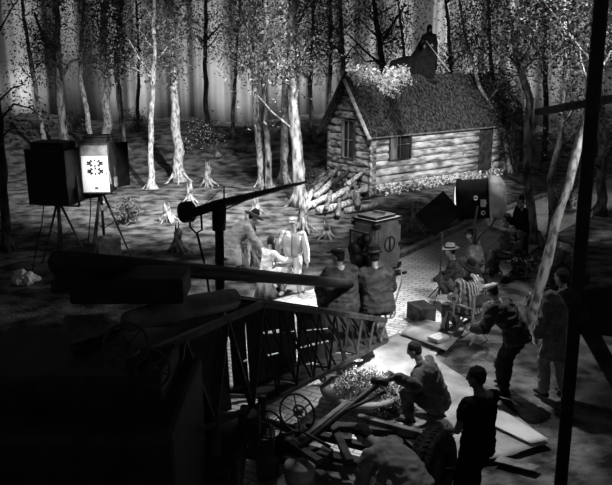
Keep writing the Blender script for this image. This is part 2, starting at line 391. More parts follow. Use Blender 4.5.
    if torso_barrel:
        c = MB(); c.loft([pel-bend*.03*S, pel+bend*.01*S, pel+bend*.05*S, waist+up*.02*S, chest, chest+up*.05*S, neck-up*.03*S, neck-up*.01*S],
               [(.035*S, .03*S), (.085*S, .075*S), (.115*S, .10*S), (.132*S, .115*S), (.128*S, .11*S), (.115*S, .095*S), (.08*S, .07*S), (.045*S, .04*S)], X, 28)
        bo = remesh(c, .012, 0, smooth=5).build('padded_torso', M['silver'], root, True)
        c = MB(); c.loft([waist-up*.12+fw*.16, waist+up*.03+fw*.205, chest+fw*.195, chest+up*.09+fw*.165], [.009]*4, None, 6); c.build('seam', M['cloth_mid'], bo, True)
        for i, (sh, e, hd) in enumerate(arms):
            for p, r_ in ((sh, .085), (e, .068), (hd, .055)):
                c = MB(); c.ell(p, (r_, r_, r_)); c.build('joint_pad', M['silver'], root, True)
        for hp, kn, an in legs:
            for p, r_ in ((kn, .088), (an, .075), ((hp+kn)/2, .092)):
                c = MB(); c.lathe([(r_*.8, -.04), (r_, -.03), (r_*1.02, .03), (r_*.8, .04)], Matrix.Translation(p) @ (kn-an).to_track_quat('Z', 'Y').to_matrix().to_4x4(), 18); c.build('leg_band', M['cloth_mid'], root, True)
    if coat > .1:      # skirts of the coat
        c = MB(); z0 = pel-bend*.02*S
        c.loft([waist-up*.01, pel, pel-V((0, 0, coat*.6*S)), pel-V((0, 0, coat*S))], [(.09*S*bk, .075*S*bk), (.112*S*bk, .085*S*bk), (.122*S*bk, .10*S*bk), (.13*S*bk, .11*S*bk)], V((1, 0, 0)), 24, .25)
        c.build('coat_tail', M[top], root, True)
    if skirt:
        kx = (legs[0][1]+legs[1][1])/2
        c = MB(); c.loft([waist, pel+V((0, 0, .02)), pel.lerp(kx, .6), kx+(kx-pel)*.15, V((kx.x, kx.y+.10, max(.22, kx.z-.22)))],
                         [(.075*S, .06*S), (.12*S, .10*S), (.17*S, .12*S), (.19*S, .13*S), (.20*S, .12*S)], V((1, 0, 0)), 26, .35)
        remesh(c, .018, .02, 8).build('skirt', M[skirt], root, True)
    if not skirt or True:
        folds(remesh(tr, .014, 0, smooth=5), .003 if torso_barrel else .016).build('trousers' if not skirt else 'stocking', M[bottom], root, True)
    for f in sh_mb: f.build('shoe', M[shoes], root, True)
    for f in cuffs: f.build('cuff', M[top], root, True)
    if collar:
        c = MB(); q = (up*.7+hup*.3).normalized().to_track_quat('Z', 'Y').to_matrix()
        c.lathe([(.060*s_, -.02), (.066*s_, .0), (.064*s_, .035), (.058*s_, .035), (.056*s_, 0)], Matrix.Translation(neck+up*.012*S) @ q.to_4x4(), 18)
        c.build('collar', M[collar], root, True)
    if hair:
        h = MB(); h.ell(hc+hup*.034*s_-hf*.026*s_, (.083*s_, .092*s_, .088*s_), Hm, 18, 12); h.ell(hc-hup*.022*s_-hf*.045*s_, (.070*s_, .058*s_, .062*s_), Hm)
        if braids:
            for q in (-1, 1): h.loft([hc+hx*q*.07-hf*.02, hc+hx*q*.085-hup*.08, hc+hx*q*.085-hup*.2+hf*.04, hc+hx*q*.08-hup*.3+hf*.05], [.03, .032, .028, .015], None, 10)
        remesh(h, .009, .006, 30, 1).build('hair', M[hair], root, True)
    if hood:
        h = MB(); h.ell(hc+hup*.03*s_-hf*.03*s_, (.105*s_, .115*s_, .135*s_), Hm, 18, 12); h.capsule(hc-hf*.03, neck-up*.05, .095, .13)
        remesh(h, .012, .008, 14, 1).build('hood', M['cloth_black'], root, True)
    if hat:
        kind, hm = hat; h = MB()
        mt = Matrix.Translation(hc+hup*.062*s_-hf*.012*s_) @ Hm.to_4x4() @ Matrix.Rotation(R(6), 4, 'X') @ Matrix.Diagonal((.93*s_, 1.12*s_, s_, 1))
        if kind == 'fedora': pr = [(.001, .105), (.045, .112), (.07, .105), (.082, .08), (.088, .0), (.10, -.004), (.145, .006), (.148, .0), (.10, -.012), (.085, -.012)]
        elif kind == 'straw': pr = [(.001, .095), (.07, .097), (.084, .09), (.088, .0), (.13, -.006), (.165, .0), (.166, -.008), (.12, -.014), (.086, -.012)]
        elif kind == 'wide': pr = [(.001, .13), (.04, .125), (.07, .09), (.088, .04), (.092, .0), (.14, -.012), (.205, -.025), (.205, -.034), (.14, -.022), (.088, -.012)]
        else: pr = [(.001, .058), (.06, .054), (.095, .035), (.104, .012), (.096, -.006), (.086, -.02), (.082, -.02)]
        h.lathe(pr, mt, 24)
        if kind == 'cap': h.box(mt @ V((0, .115, -.012)), (.12, .08, .012), Hm)
        ho = h.build('hat', M[hm], root, True)
        if kind in ('fedora', 'straw', 'wide'):
            h = MB(); h.lathe([(.092, .0), (.0935, .012), (.091, .028), (.088, .028), (.089, .0)], mt, 24); h.build('hat_band', M['cloth_black' if hm != 'cloth_black' else 'cloth_mid'], ho, True)
    return root

def sit(h=.48, spread=.13, reach=.44, foot=0.0):
    return dict(pelvis=(0, 0, h+.09), feet=[(-spread, reach, foot), (spread, reach-.04, foot)],
                hands=[(-.14, .34, h+.22), (.14, .34, h+.20)], knee=((-.15, .5, 1), (.15, .5, 1)))
def squat(z=.30):
    return dict(pelvis=(0, -.12, z), feet=[(-.14, .10, 0), (.16, .0, 0)], hands=[(-.12, .48, .50), (.14, .46, .48)], knee=((-.35, 1, .8), (.35, 1, .8)))

# ------------------------------------------------------------------ trees, leaves
def leaves(pts, n, spread, size, seed=0, flat=1.0):
    rn = random.Random(seed); mb = MB()
    if not pts: return mb
    for i in range(n):
        c = rn.choice(pts); g = lambda s: rn.gauss(0, s)
        p = V((c[0]+g(spread), c[1]+g(spread), c[2]+g(spread)*flat)); s = size*rn.uniform(.6, 1.4)
        a = V((g(1), g(1), g(1))).normalized(); b_ = a.cross(V((g(1), g(1), g(1)))).normalized()
        k = a.cross(b_)*.18
        mb.add([p-a*s, p-b_*s*.45+k*s, p+a*s, p+b_*s*.45+k*s], [(0, 1, 2, 3)])
    return mb
TREES = []
def tree(px, r, bark, label, nleaf=900, leafm='leaf', seed=1, Y=None, roots=5, ybr=85, nbr=11, brl=1.3, spread=.42, lsize=.06, zmax=8.6, base_dy=0, extra=None, flare=1.7, cat='tree', group='trees of the stage forest'):
    rn = random.Random(seed)
    if Y is None: base = TG(*px[0]); Y = base.y
    else: base = P(px[0][0], px[0][1], Y)
    base.z -= .05
    s = F/(Y*math.cos(TILT)+ (CAM_H-base.z)*math.sin(TILT)); rr = r/s
    pts = [base]+[P(a, b, Y+rn.uniform(-.12, .12)) for a, b in px[1:]]
    if pts[-1].z < zmax:
        d = (pts[-1]-pts[-2]).normalized(); d = (d+V((0, 0, .6))).normalized()
        e = pts[-1]+d*(zmax-pts[-1].z)/max(d.z, .3); pts.append(e)
    # resample
    path = []; 
    for i in range(len(pts)-1):
        n = max(2, int((pts[i+1]-pts[i]).length/.3))
        for j in range(n): path.append(pts[i].lerp(pts[i+1], j/n))
    path.append(pts[-1])
    for i in range(1, len(path)):
        q = V((noise.noise(V((i*.35, seed, 0))), noise.noise(V((i*.35, seed, 9))), 0))*rr*.55; path[i] = path[i]+q
    H = path[-1].z-base.z; rad = []
    for p in path:
        t = (p.z-base.z)/H; rad.append(rr*(1.0-.55*t)*(1+flare*math.exp(-(p.z-base.z)/(.10+rr*.6))*.42))
    root = empty('tree', base, 0, label, cat, group)
    org = base
    mb = MB(); mb.loft([p-org for p in path], rad, None, 12, .35)
    for i in range(roots):
        a = 2*PI*i/roots+rn.uniform(-.4, .4); d = V((math.cos(a), math.sin(a), 0)); l = rr*rn.uniform(1.9, 3.2)+.08
        z1 = gz(base.x+d.x*l, base.y+d.y*l)-base.z
        mb.loft([d*rr*.3+V((0, 0, rr*2.6+.1)), d*rr*1.2+V((0, 0, rr*1.1+.08)), d*l*.7+V((0, 0, max(z1, 0)*.6+.03)), d*l+V((0, 0, z1-.06))], [rr*.42, rr*.30, rr*.2, rr*.07], None, 7, .3)
    mb.build('trunk', M[bark], root, True)
    tips = []
    zb = P(px[0][0], ybr, Y).z
    cand = [i for i, p in enumerate(path) if p.z > zb]
    for k in range(nbr):
        if not cand: break
        i = rn.choice(cand); p = path[i]-org; a = rn.uniform(0, 2*PI); l = brl*rn.uniform(.5, 1.2); r0 = rad[i]*.42
        d = V((math.cos(a), math.sin(a)*.7, rn.uniform(.3, 1.1))).normalized()
        bb = MB(); q = [p, p+d*l*.35, p+d*l*.7+V((rn.uniform(-.1, .1), 0, rn.uniform(0, .12))), p+d*l+V((rn.uniform(-.2, .2), 0, rn.uniform(-.1, .25)))]
        bb.loft(q, [r0, r0*.7, r0*.45, r0*.15], None, 6, .2); tips += [q[3], q[2], (q[2]+q[1])/2]
        for kk in range(3):
            d2 = (d+V((rn.uniform(-1, 1), rn.uniform(-1, 1), rn.uniform(-.4, .6)))).normalized(); st = q[1+kk % 2]; e = st+d2*l*rn.uniform(.3, .6)
            bb.loft([st, (st+e)/2+V((0, 0, .03)), e], [r0*.4, r0*.25, r0*.08], None, 5); tips += [e, (st+e)/2]
        bb.build('branch', M[bark], root, True)
    for ex in (extra or []):     # explicit limbs seen in the photo
        q = [P(a, b, Y)-org for a, b in ex[0]]; r0 = ex[1]/s; bb = MB()
        bb.loft(q, [r0*(1-.65*i/(len(q)-1)) for i in range(len(q))], None, 7, .2); tips += q[1:]; bb.build('branch', M[bark], root, True)
    if nleaf and tips: leaves(tips, int(nleaf*2.4), spread*1.05, lsize*.95, seed).build('foliage', M[leafm], root)
    TREES.append(root); return root

# ================================================================== SETTING
mb = MB(); NX, NY = 150, 150; x0, x1, y0, y1 = -26, 26, 1, 44.5
for j in range(NY+1):
    for i in range(NX+1):
        x = x0+(x1-x0)*i/NX; y = y0+(y1-y0)*j/NY; mb.v.append(V((x, y, gz(x, y)-.02)))
for j in range(NY):
    for i in range(NX): a = j*(NX+1)+i; mb.f.append((a, a+1, a+NX+2, a+NX+1)); mb.m.append(0)
struct(mb.build('floor', M['ground'], smooth=True))
mb = MB(); n = 60
for i in range(n+1):
    x = -25+50*i/n; y = 44.0-.006*x*x+.10*math.sin(x*1.7)
    for z in (-.2, 13.5): mb.v.append(V((x, y, z)))
for i in range(n): mb.f.append((2*i, 2*i+2, 2*i+3, 2*i+1)); mb.m.append(0)
wb = mb.build('wall_back', M['backdrop'], smooth=True); struct(wb)
sm = wb.modifiers.new('t', 'SOLIDIFY'); sm.thickness = .04

def ribbon(L_, R_, z, name, m, n=8, thick=.03):
    def res(pts):
        out = []
        for i in range(len(pts)-1):
            for j in range(n): out.append(pts[i].lerp(pts[i+1], j/n))
        out.append(pts[-1]); 
        for _ in range(5): out = [out[0]]+[(out[k-1]+out[k]*2+out[k+1])/4 for k in range(1, len(out)-1)]+[out[-1]]
        return out
    a, b = res(L_), res(R_); mb = MB(); K = 6; N = len(a)
    for i in range(N):
        for k in range(K+1):
            p = a[i].lerp(b[i], k/K); mb.v.append(V((p.x, p.y, z+max(0, gz(p.x, p.y)))))
    for i in range(N-1):
        for k in range(K): q = i*(K+1)+k; mb.f.append((q, q+1, q+K+2, q+K+1)); mb.m.append(0)
    o = mb.build(name, m, smooth=True); return o, a, b
Lpx = [(60, 400), (170, 338), (265, 303), (330, 285), (392, 263), (470, 226), (540, 199), (612, 178), (680, 160)]
Rpx = [(250, 640), (330, 500), (400, 400), (440, 350), (490, 292), (530, 252), (572, 224), (640, 200), (720, 182)]
road, ra, rb = ribbon([G(*p) for p in Lpx], [G(*p) for p in Rpx], .012, 'road', M['brick'])
struct(road)
mb = MB(); ks = [p for p in ra if p.x > 1.2]
for i in range(len(ks)-1):
    d = (ks[i+1]-ks[i]); nn = V((-d.y, d.x, 0)).normalized()*.09; z = V((0, 0, .05))
    mb.bar(ks[i]+nn+z-d*.01, ks[i+1]+nn+z+d*.01, .17, .16)
struct(mb.build('trim_1', M['curb'], bevel=.02))

# ================================================================== COTTAGE
C0 = G(372, 193); Cg = G(330, 178); Cf = G(493, 174)
d1 = (Cf-C0).normalized(); d2 = V((-d1.y, d1.x, 0))
Lw = (G(506, 172)-C0).dot(d1); Dw = (Cg-C0).dot(d2)*.68
eave = 1.92; ridge = 4.0
z_e = P(372, 138, C0.y).z; eave = z_e+.27
mid = C0+d2*Dw/2; ridge = P(345, 80, (mid-d1*.3).y).z
ang = math.atan2(d1.y, d1.x)
cot = empty('cottage', C0, ang, 'log cottage with bark roof and white flowers along its front wall', 'cottage')
mb = MB()           # local: x along the front wall, y into depth
rn = random.Random(3); nlog = 8; h = eave/nlog
def log(mb, a, b, z, r):
    p = [V(a).lerp(V(b), t/6) for t in range(7)]
    mb.loft([V((q[0], q[1]+rn.uniform(-.006, .006), z+rn.uniform(-.008, .008))) for q in p], [(r*.62*rn.uniform(.95, 1.05), r*.97*rn.uniform(.94, 1.02)) for q in p], V((b[1]-a[1], a[0]-b[0], 0)), 12, .12)
W0, W1, WZ0, WZ1 = .75, 1.85, eave*.50, eave*.99      # front window
D0, D1 = Lw*.74, Lw*.86
for i in range(nlog):
    z = h*(i+.5)
    segs = [(-.12, D0), (D1, Lw+.1)]
    if WZ0 < z < WZ1: segs = [(-.12, W0), (W1, D0), (D1, Lw+.1)]
    for a, b in segs: log(mb, (a, 0, 0), (b, 0, 0), z, h*.5)
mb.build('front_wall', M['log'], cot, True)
mb = MB(); mb.box((D0/2, .05, eave/2), (D0, .04, eave)); mb.build('chinking', M['wood_dark'], cot)
mb = MB(); gw0, gw1, gz0, gz1 = Dw*.38, Dw*.66, eave*.50, eave*1.12
nl2 = int(ridge/h)
for i in range(nl2):
    z = h*(i+.5)+h*.15
    a, b = -.1, Dw+.1
    if z > eave: tt = (z-eave)/(ridge-eave); a, b = Dw/2*tt, Dw-Dw/2*tt
    if b-a < .25: continue
    segs = [(a, b)]
    if gz0 < z < gz1: segs = [(a, gw0), (gw1, b)]
    for q, e in segs:
        if z < eave*.5:     # short blocks of stone and wood low in the gable
            log(mb, (0, q, 0), (0, e, 0), z, h*.5)
        else: log(mb, (0, q, 0), (0, e, 0), z, h*.5)
    # far gable and back wall
    log(mb, (Lw, a, 0), (Lw, b, 0), z, h*.5)
    if z < eave: log(mb, (0, Dw, 0), (Lw, Dw, 0), z, h*.5)
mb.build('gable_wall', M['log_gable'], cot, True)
for cx in (-.02, Lw):       # corner posts
    mb = MB(); mb.box((cx, -.03, eave/2), (.17, .17, eave)); mb.build('corner_post', M['log_gable'], cot, bevel=.02)
mb = MB(); mb.box((.02, Dw, eave/2), (.17, .17, eave)); mb.build('corner_post', M['log_gable'], cot, bevel=.02)
# roof: two slabs with ragged bark surface
oh = .19; x_a, x_b = -.34, Lw+.25
sl = (ridge-eave)/(Dw/2)
def roofpt(x, t, side, lift=0):   # t 0 at ridge .. 1 at eave edge
    yy = Dw/2 + side*(Dw/2+oh)*t; zz = ridge-sl*(Dw/2+oh)*t
    return V((x, yy, zz+lift))
mb = MB()
for side in (-1, 1):
    nx, nt = 60, 26; k = len(mb.v)
    for lift in (0, .13):
        for j in range(nt+1):
            for i in range(nx+1):
                x = x_a+(x_b-x_a)*i/nx; t = j/nt; q = .05*noise.noise(V((x*3, t*9, 5+side)))+.035*noise.noise(V((x*9, t*20, side)))
                mb.v.append(roofpt(x, t, side, (lift+q if lift else 0)+.02))
    S1 = (nx+1)*(nt+1)
    for j in range(nt):
        for i in range(nx):
            a = k+j*(nx+1)+i
            for off in (0, S1): mb.f.append((a+off, a+1+off, a+nx+2+off, a+nx+1+off)); mb.m.append(0)
    for i in range(nx):
        a = k+nt*(nx+1)+i; mb.f.append((a, a+1, a+1+S1, a+S1)); mb.m.append(0)
    for j in range(nt):
        for e in (0, nx): a = k+j*(nx+1)+e; b_ = a+nx+1; mb.f.append((a, b_, b_+S1, a+S1)); mb.m.append(0)
mb.build('roof', M['thatch'], cot)
for side in (-1, 1):        # crossed barge boards
    mb = MB(); a = roofpt(x_a-.04-.05*(side > 0), -.12, side, .05); b_ = roofpt(x_a-.04-.05*(side > 0), 1.03, side, .05)
    mb.bar(a, b_, .08, .13, V((1, 0, 0))); mb.build('barge_board', M['wood_pale' if side < 0 else 'wood_dark'], cot, bevel=.01)
mb = MB(); mb.bar(roofpt(x_a, 1, -1, .03), roofpt(x_b, 1, -1, .03), .05, .05); mb.build('eave_pole', M['wood_mid'], cot)
def window(name, o_, ax, x0_, x1_, z0_, z1_, face):
    fr = MB(); t = .05; c = lambda a, z, dep=0: (V((a, dep-.09, z)) if ax == 'x' else V((-.09+dep, a, z)))
    for a in (x0_, x1_): fr.bar(c(a, z0_), c(a, z1_), t, .09, V((0, 1, 0)) if ax == 'x' else V((1, 0, 0)))
    for z in (z0_, z1_): fr.bar(c(x0_-t/2, z), c(x1_+t/2, z), .09, t)
    w_ = fr.build('window', M['wood_dark'], o_)
    pn = MB(); xm = (x0_+x1_)/2
    if ax == 'x': pn.box((xm, .0, (z0_+z1_)/2), (x1_-x0_, .02, z1_-z0_))
    else: pn.box((0, xm, (z0_+z1_)/2), (.02, x1_-x0_, z1_-z0_))
    pn.build('pane', M['black'], w_)
    g = MB(); g.bar(c(xm, z0_), c(xm, z1_), .025, .03); g.bar(c(x0_, (z0_+z1_)/2), c(x1_, (z0_+z1_)/2), .03, .025); g.build('glazing_bar', M['wood_mid'], w_)
    sh_ = MB()
    if ax == 'x': 
        for i in range(5): sh_.box((x0_+.05+.07*i+.0, -.13, (z0_+z1_)/2), (.06, .03, (z1_-z0_)*.96), Matrix.Rotation(R(4), 3, 'Z'))
    else:
        for i in range(2): sh_.box((-.14, x1_-.05-.08*i, (z0_+z1_)/2), (.03, .07, (z1_-z0_)*.96))
    sh_.build('shutter', M['wood_mid'], w_, bevel=.005)
window('w', cot, 'x', W0, W1, WZ0, WZ1-.03, 0)
window('w', cot, 'y', gw0, gw1, gz0, gz1, 0)
dm = MB()
for i in range(4): dm.box((D0+(D1-D0)*(i+.5)/4, -.02, eave*.47), ((D1-D0)/4-.008, .05, eave*.92))
for z in (.3, 1.35): dm.box(((D0+D1)/2, -.06, z), (D1-D0, .03, .09))
dm.bar((D0+.05, -.07, .35), (D1-.05, -.07, 1.3), .04, .02)
do = dm.build('door', M['wood_dark'], cot, bevel=.005)
mb = MB(); mb.torus((D1-.1, -.08, .9), .035, .008, (0, 1, 0), 14, 6); mb.build('door_handle', M['iron'], do)
# planting
def loc2w(x, y, z): return C0+d1*x+d2*y+V((0, 0, z))
rn = random.Random(5); pts = [loc2w(rn.uniform(0, Lw*.86), rn.uniform(-.75, -.2), .0) for _ in range(260)]
mb = leaves([p+V((0, 0, rn.uniform(.05, .34))) for p in pts], 2100, .035, .05, 3)
tag(recentre(mb.build('flower_bed', M['blossom'])), 'bed of small white flowers along the cottage front wall', 'flowers', kind='stuff')
pts = []
for i in range(260):
    x = rn.uniform(-.1, 2.9); t = max(-.02, rn.gauss(.06, .07)+.34*math.exp(-((x-1.5)/.5)**2)*rn.random()); pts.append(loc2w(*roofpt(x, min(.6, t), -1, .18+rn.uniform(0, .22))))
mb = leaves(pts, 4200, .06, .055, 4)
bl = empty('blossom_spray', loc2w(*roofpt(.8, .1, -1, .16)), 0, 'mass of white blossom lying on the left end of the cottage ridge', 'blossom')
mb.build('blossom', M['blossom'], bl, world=True)
mb = MB()
for i in range(9):
    a = pts[i*7]; b_ = pts[i*7+3]; mb.loft([a-V((0, 0, .15)), (a+b_)/2, b_], [.02, .014, .006], None, 5)
mb.build('twig', M['bark_dark'], bl, world=True)
pts = []
for i in range(200):
    x = Lw*rn.uniform(.84, 1.12); t = rn.uniform(.0, 1.25); pts.append(loc2w(*roofpt(x, t, -1, .2+rn.uniform(-.1, .25))))
for i in range(120): pts.append(loc2w(Lw*rn.uniform(.92, 1.12), -.3+rn.uniform(-.25, .1), eave*rn.uniform(.3, 1)))
vine = empty('climbing_vine', loc2w(Lw+.3, -.5, 0), 0, 'leafy dark vine climbing over the right end of the cottage roof', 'vine')
leaves(pts, 6500, .13, .05, 8).build('foliage', M['leaf_dark'], vine, world=True)
mb = MB()
for i in range(6):
    xx = Lw+.25-.12*i; mb.loft([loc2w(Lw+.25-.05*i, -.45, -.02), loc2w(xx, -.4, 1.1), loc2w(*roofpt(xx, .95, -1, .2)), loc2w(*roofpt(xx-.1*i, .4, -1, .22)), loc2w(*roofpt(xx-.2*i, .05, -1, .25))], [.03, .026, .02, .015, .008], None, 6, .4)
mb.build('stem', M['bark_mid'], vine, True, world=True)

# woodpile and stumps
def log_thing(a, b, r, label, m='bark_mid', ends='wood_pale', group='split logs of the woodpile'):
    a, b = V(a), V(b); d = (b-a); n = 7; o = MB(); c = (a+b)/2; sd = random.random()*9
    o.loft([a.lerp(b, i/(n-1))+V((0, 0, .03*noise.noise(V((i*.6, sd, 0)))))-c for i in range(n)], [r*(1.02-.03*i) for i in range(n)], None, 12, .5)
    ob = o.build('log', M[m], smooth=True); ob.location = c
    tag(ob, label, 'log', group); 
    e = MB(); dn = d.normalized(); q = dn.to_track_quat('Z', 'Y').to_matrix().to_4x4()
    e.lathe([(.001, 0), (r*.85, 0), (r*.85, .012), (.001, .012)], Matrix.Translation(b-c) @ q, 14); e.build('cut_end', M[ends], ob)
    return ob
wp = [((312, 207), (352, 188), .085, .10, 'bark_pale', 'pale log lowest at the front of the woodpile, pointing to the gable'),
      ((318, 213), (356, 205), .09, .09, 'bark_pale', 'short pale log lying flat in front of the woodpile'),
      ((309, 201), (344, 180), .08, .28, 'bark_mid', 'grey log sloping across the left side of the woodpile'),
      ((330, 205), (366, 190), .09, .26, 'bark_pale', 'thick pale log on top of the woodpile middle'),
      ((343, 190), (362, 216), .07, .42, 'bark_mid', 'grey log leaning down to the right over the woodpile'),
      ((322, 192), (350, 178), .075, .44, 'bark_mid', 'thin grey log high on the woodpile beside the gable window'),
      ((334, 196), (358, 184), .07, .52, 'bark_dark', 'dark log topmost on the woodpile'),
      ((352, 200), (377, 195), .08, .10, 'bark_mid', 'grey log at the right foot of the woodpile against the wall'),
      ((305, 192), (330, 185), .07, .08, 'bark_dark', 'dark log behind the left end of the woodpile'),
      ((345, 212), (380, 207), .07, .07, 'bark_pale', 'pale log right of the woodpile on open ground'),
      ((300, 214), (322, 200), .06, .06, 'bark_pale', 'small pale log at the near left corner of the woodpile'),
      ((338, 218), (341, 192), .055, .20, 'bark_mid', 'thin upright-leaning log in the woodpile centre')]
for (a, b_, r, z, m_, lb) in wp:
    A = G(a[0], a[1]+2); B = G(b_[0], b_[1]+2); B = A+(B-A)*min(1, 1.5/(B-A).length)
    r *= 1.35; log_thing((A.x, A.y, max(r, z*1.2-.08)), (B.x, B.y, max(r, z*1.25+.08)), r, lb, m_)
for (a, b_, r, z, m_, lb) in [((316, 200), (338, 190), .09, .16, 'bark_pale', 'pale log lying between the two front logs of the woodpile'),
      ((340, 200), (368, 199), .10, .14, 'bark_mid', 'thick grey log low on the right side of the woodpile'),
      ((346, 196), (372, 186), .07, .42, 'bark_pale', 'thin pale log uppermost on the right side of the woodpile'),
      ((326, 214), (338, 192), .06, .22, 'bark_mid', 'short grey log propped on the front of the woodpile'),
      ((314, 188), (336, 176), .08, .14, 'bark_mid', 'grey log on the ground against the gable foot'),
      ((358, 212), (352, 190), .07, .3, 'bark_mid', 'stubby log standing aslant at the woodpile right end'),
      ((306, 208), (318, 192), .06, .10, 'bark_pale', 'little pale log sticking out left of the woodpile')]:
    A = G(a[0], a[1]+2); B = G(b_[0], b_[1]+2); B = A+(B-A)*min(1, 1.3/(B-A).length); r *= 1.3
    log_thing((A.x, A.y, max(r, z)), (B.x, B.y, z+.3), r, lb, m_)
mb = leaves([G(rn.uniform(305, 350), rn.uniform(178, 196))+V((0, 0, rn.uniform(.05, .5))) for _ in range(60)], 1500, .12, .05, 6)
tag(recentre(mb.build('brushwood', M['leaf_dark'])), 'heap of dark brushwood behind the woodpile at the gable', 'brushwood', kind='stuff')
def stump(px, py, hpx, rpx, label, m='stump', seed=0, nroot=7):
    b0 = TG(px, py); s = F/(b0.y*math.cos(TILT)+CAM_H*math.sin(TILT)); hh = hpx/s; r = rpx/s; rn = random.Random(seed); mb = MB()
    n = 14
    mb.loft([V((0, 0, -.05)), V((0, 0, hh*.15)), V((rn.uniform(-.02, .02), 0, hh*.5)), V((rn.uniform(-.03, .03), 0, hh*.85)), V((.0, 0, hh*.95))], [r*1.5, r*1.05, r*.72, r*.7, r*.5], None, n, .7)
    for i in range(5):       # splintered top
        a = rn.uniform(0, 6.28); p = V((math.cos(a), math.sin(a), 0))*r*.45
        mb.loft([p+V((0, 0, hh*.6)), p*1.1+V((0, 0, hh*.95)), p*1.2+V((0, 0, hh*rn.uniform(1.0, 1.3)))], [r*.28, r*.2, r*.03], None, 5)
    for i in range(nroot):
        a = 2*PI*i/nroot+rn.uniform(-.3, .3); d = V((math.cos(a), math.sin(a), 0)); l = r*rn.uniform(1.9, 2.9)
        mb.loft([d*r*.35+V((0, 0, hh*.55)), d*r*.95+V((0, 0, hh*.25)), d*l*.7+V((0, 0, hh*.08+.01)), d*l+V((0, 0, -.05))], [r*.35, r*.32, r*.22, r*.08], None, 7, .3)
    o = mb.build('tree_stump', M[m], smooth=True); o.location = b0; tag(o, label, 'stump', 'gnarled stumps in the glade'); return o
for a in [(208, 186, 20, 4.5, 'tall gnarled stump in the middle of the glade behind the boom weight'),
          (190, 203, 18, 4, 'pale splayed stump just above the microphone boom weight'),
          (168, 221, 15, 5.5, 'low wide pale stump left of the boom weight'),
          (178, 252, 24, 6, 'broad pale stump standing behind the black crane tube'),
          (327, 238, 14, 5, 'small stump at the right elbow of the silver-suited person'),
          (250, 262, 40, 8, 'thick stump behind the bending person in the pale coat'),
          (303, 232, 30, 6, 'pale split stump behind the silver-suited person'),
          (256, 214, 20, 4, 'pale pointed stump between the two pale trunks'),
          (290, 160, 9, 2.5, 'little stump far back beside the thin white trunk'),
          (217, 156, 8, 2.5, 'little dark stump on the slope under the white flower bush'),
          (414, 232, 26, 5, 'forked grey root stump standing before the cottage flower bed')]:
    stump(*a, seed=int(a[0]))

# ================================================================== TREES
T_ = tree
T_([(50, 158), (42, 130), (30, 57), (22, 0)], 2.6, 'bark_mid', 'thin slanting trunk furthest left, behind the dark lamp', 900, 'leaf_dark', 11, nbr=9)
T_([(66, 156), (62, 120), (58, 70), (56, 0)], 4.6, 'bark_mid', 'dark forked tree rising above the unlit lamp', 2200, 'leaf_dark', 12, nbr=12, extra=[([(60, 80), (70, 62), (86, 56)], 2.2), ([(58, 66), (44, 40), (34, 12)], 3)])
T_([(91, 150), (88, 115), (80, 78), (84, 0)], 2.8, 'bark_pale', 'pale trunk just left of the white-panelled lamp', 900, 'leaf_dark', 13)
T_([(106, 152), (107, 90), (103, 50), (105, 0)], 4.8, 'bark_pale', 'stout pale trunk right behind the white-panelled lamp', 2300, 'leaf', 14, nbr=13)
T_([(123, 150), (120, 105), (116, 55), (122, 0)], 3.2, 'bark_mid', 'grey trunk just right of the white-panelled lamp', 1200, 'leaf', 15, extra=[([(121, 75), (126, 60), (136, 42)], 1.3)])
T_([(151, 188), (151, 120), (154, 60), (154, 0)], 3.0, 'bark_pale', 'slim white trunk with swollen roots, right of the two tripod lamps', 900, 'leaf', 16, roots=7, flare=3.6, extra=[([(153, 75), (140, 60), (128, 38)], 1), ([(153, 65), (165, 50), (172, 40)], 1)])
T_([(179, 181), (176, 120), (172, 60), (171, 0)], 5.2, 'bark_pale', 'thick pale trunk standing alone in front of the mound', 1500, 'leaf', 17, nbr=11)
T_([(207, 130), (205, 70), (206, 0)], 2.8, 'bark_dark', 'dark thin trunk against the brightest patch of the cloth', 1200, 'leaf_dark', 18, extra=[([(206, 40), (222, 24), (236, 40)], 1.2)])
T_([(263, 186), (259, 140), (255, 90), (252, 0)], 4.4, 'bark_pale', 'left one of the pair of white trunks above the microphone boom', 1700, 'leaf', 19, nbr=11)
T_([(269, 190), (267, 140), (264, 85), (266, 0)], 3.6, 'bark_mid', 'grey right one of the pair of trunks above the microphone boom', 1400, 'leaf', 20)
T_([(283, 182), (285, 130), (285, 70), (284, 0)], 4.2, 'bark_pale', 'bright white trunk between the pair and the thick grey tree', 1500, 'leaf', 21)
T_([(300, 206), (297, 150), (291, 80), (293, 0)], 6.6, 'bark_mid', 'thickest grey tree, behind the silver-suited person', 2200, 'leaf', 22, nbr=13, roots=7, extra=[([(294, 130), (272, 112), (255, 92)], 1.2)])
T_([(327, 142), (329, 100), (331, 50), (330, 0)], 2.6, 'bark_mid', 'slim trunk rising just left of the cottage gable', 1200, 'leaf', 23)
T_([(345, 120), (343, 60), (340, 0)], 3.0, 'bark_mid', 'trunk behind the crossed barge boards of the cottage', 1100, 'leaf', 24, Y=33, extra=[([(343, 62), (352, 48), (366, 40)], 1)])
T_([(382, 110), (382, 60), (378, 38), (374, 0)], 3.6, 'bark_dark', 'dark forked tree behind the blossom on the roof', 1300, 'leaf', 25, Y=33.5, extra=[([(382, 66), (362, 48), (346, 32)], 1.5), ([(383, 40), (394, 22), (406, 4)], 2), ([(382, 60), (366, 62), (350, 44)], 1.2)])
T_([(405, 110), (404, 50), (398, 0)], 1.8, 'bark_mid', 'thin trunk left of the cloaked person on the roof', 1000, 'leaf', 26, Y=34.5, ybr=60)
T_([(452, 110), (450, 50), (446, 0)], 2.4, 'bark_mid', 'trunk right of the cloaked person on the roof', 1900, 'leaf', 27, Y=33.5, nbr=12)
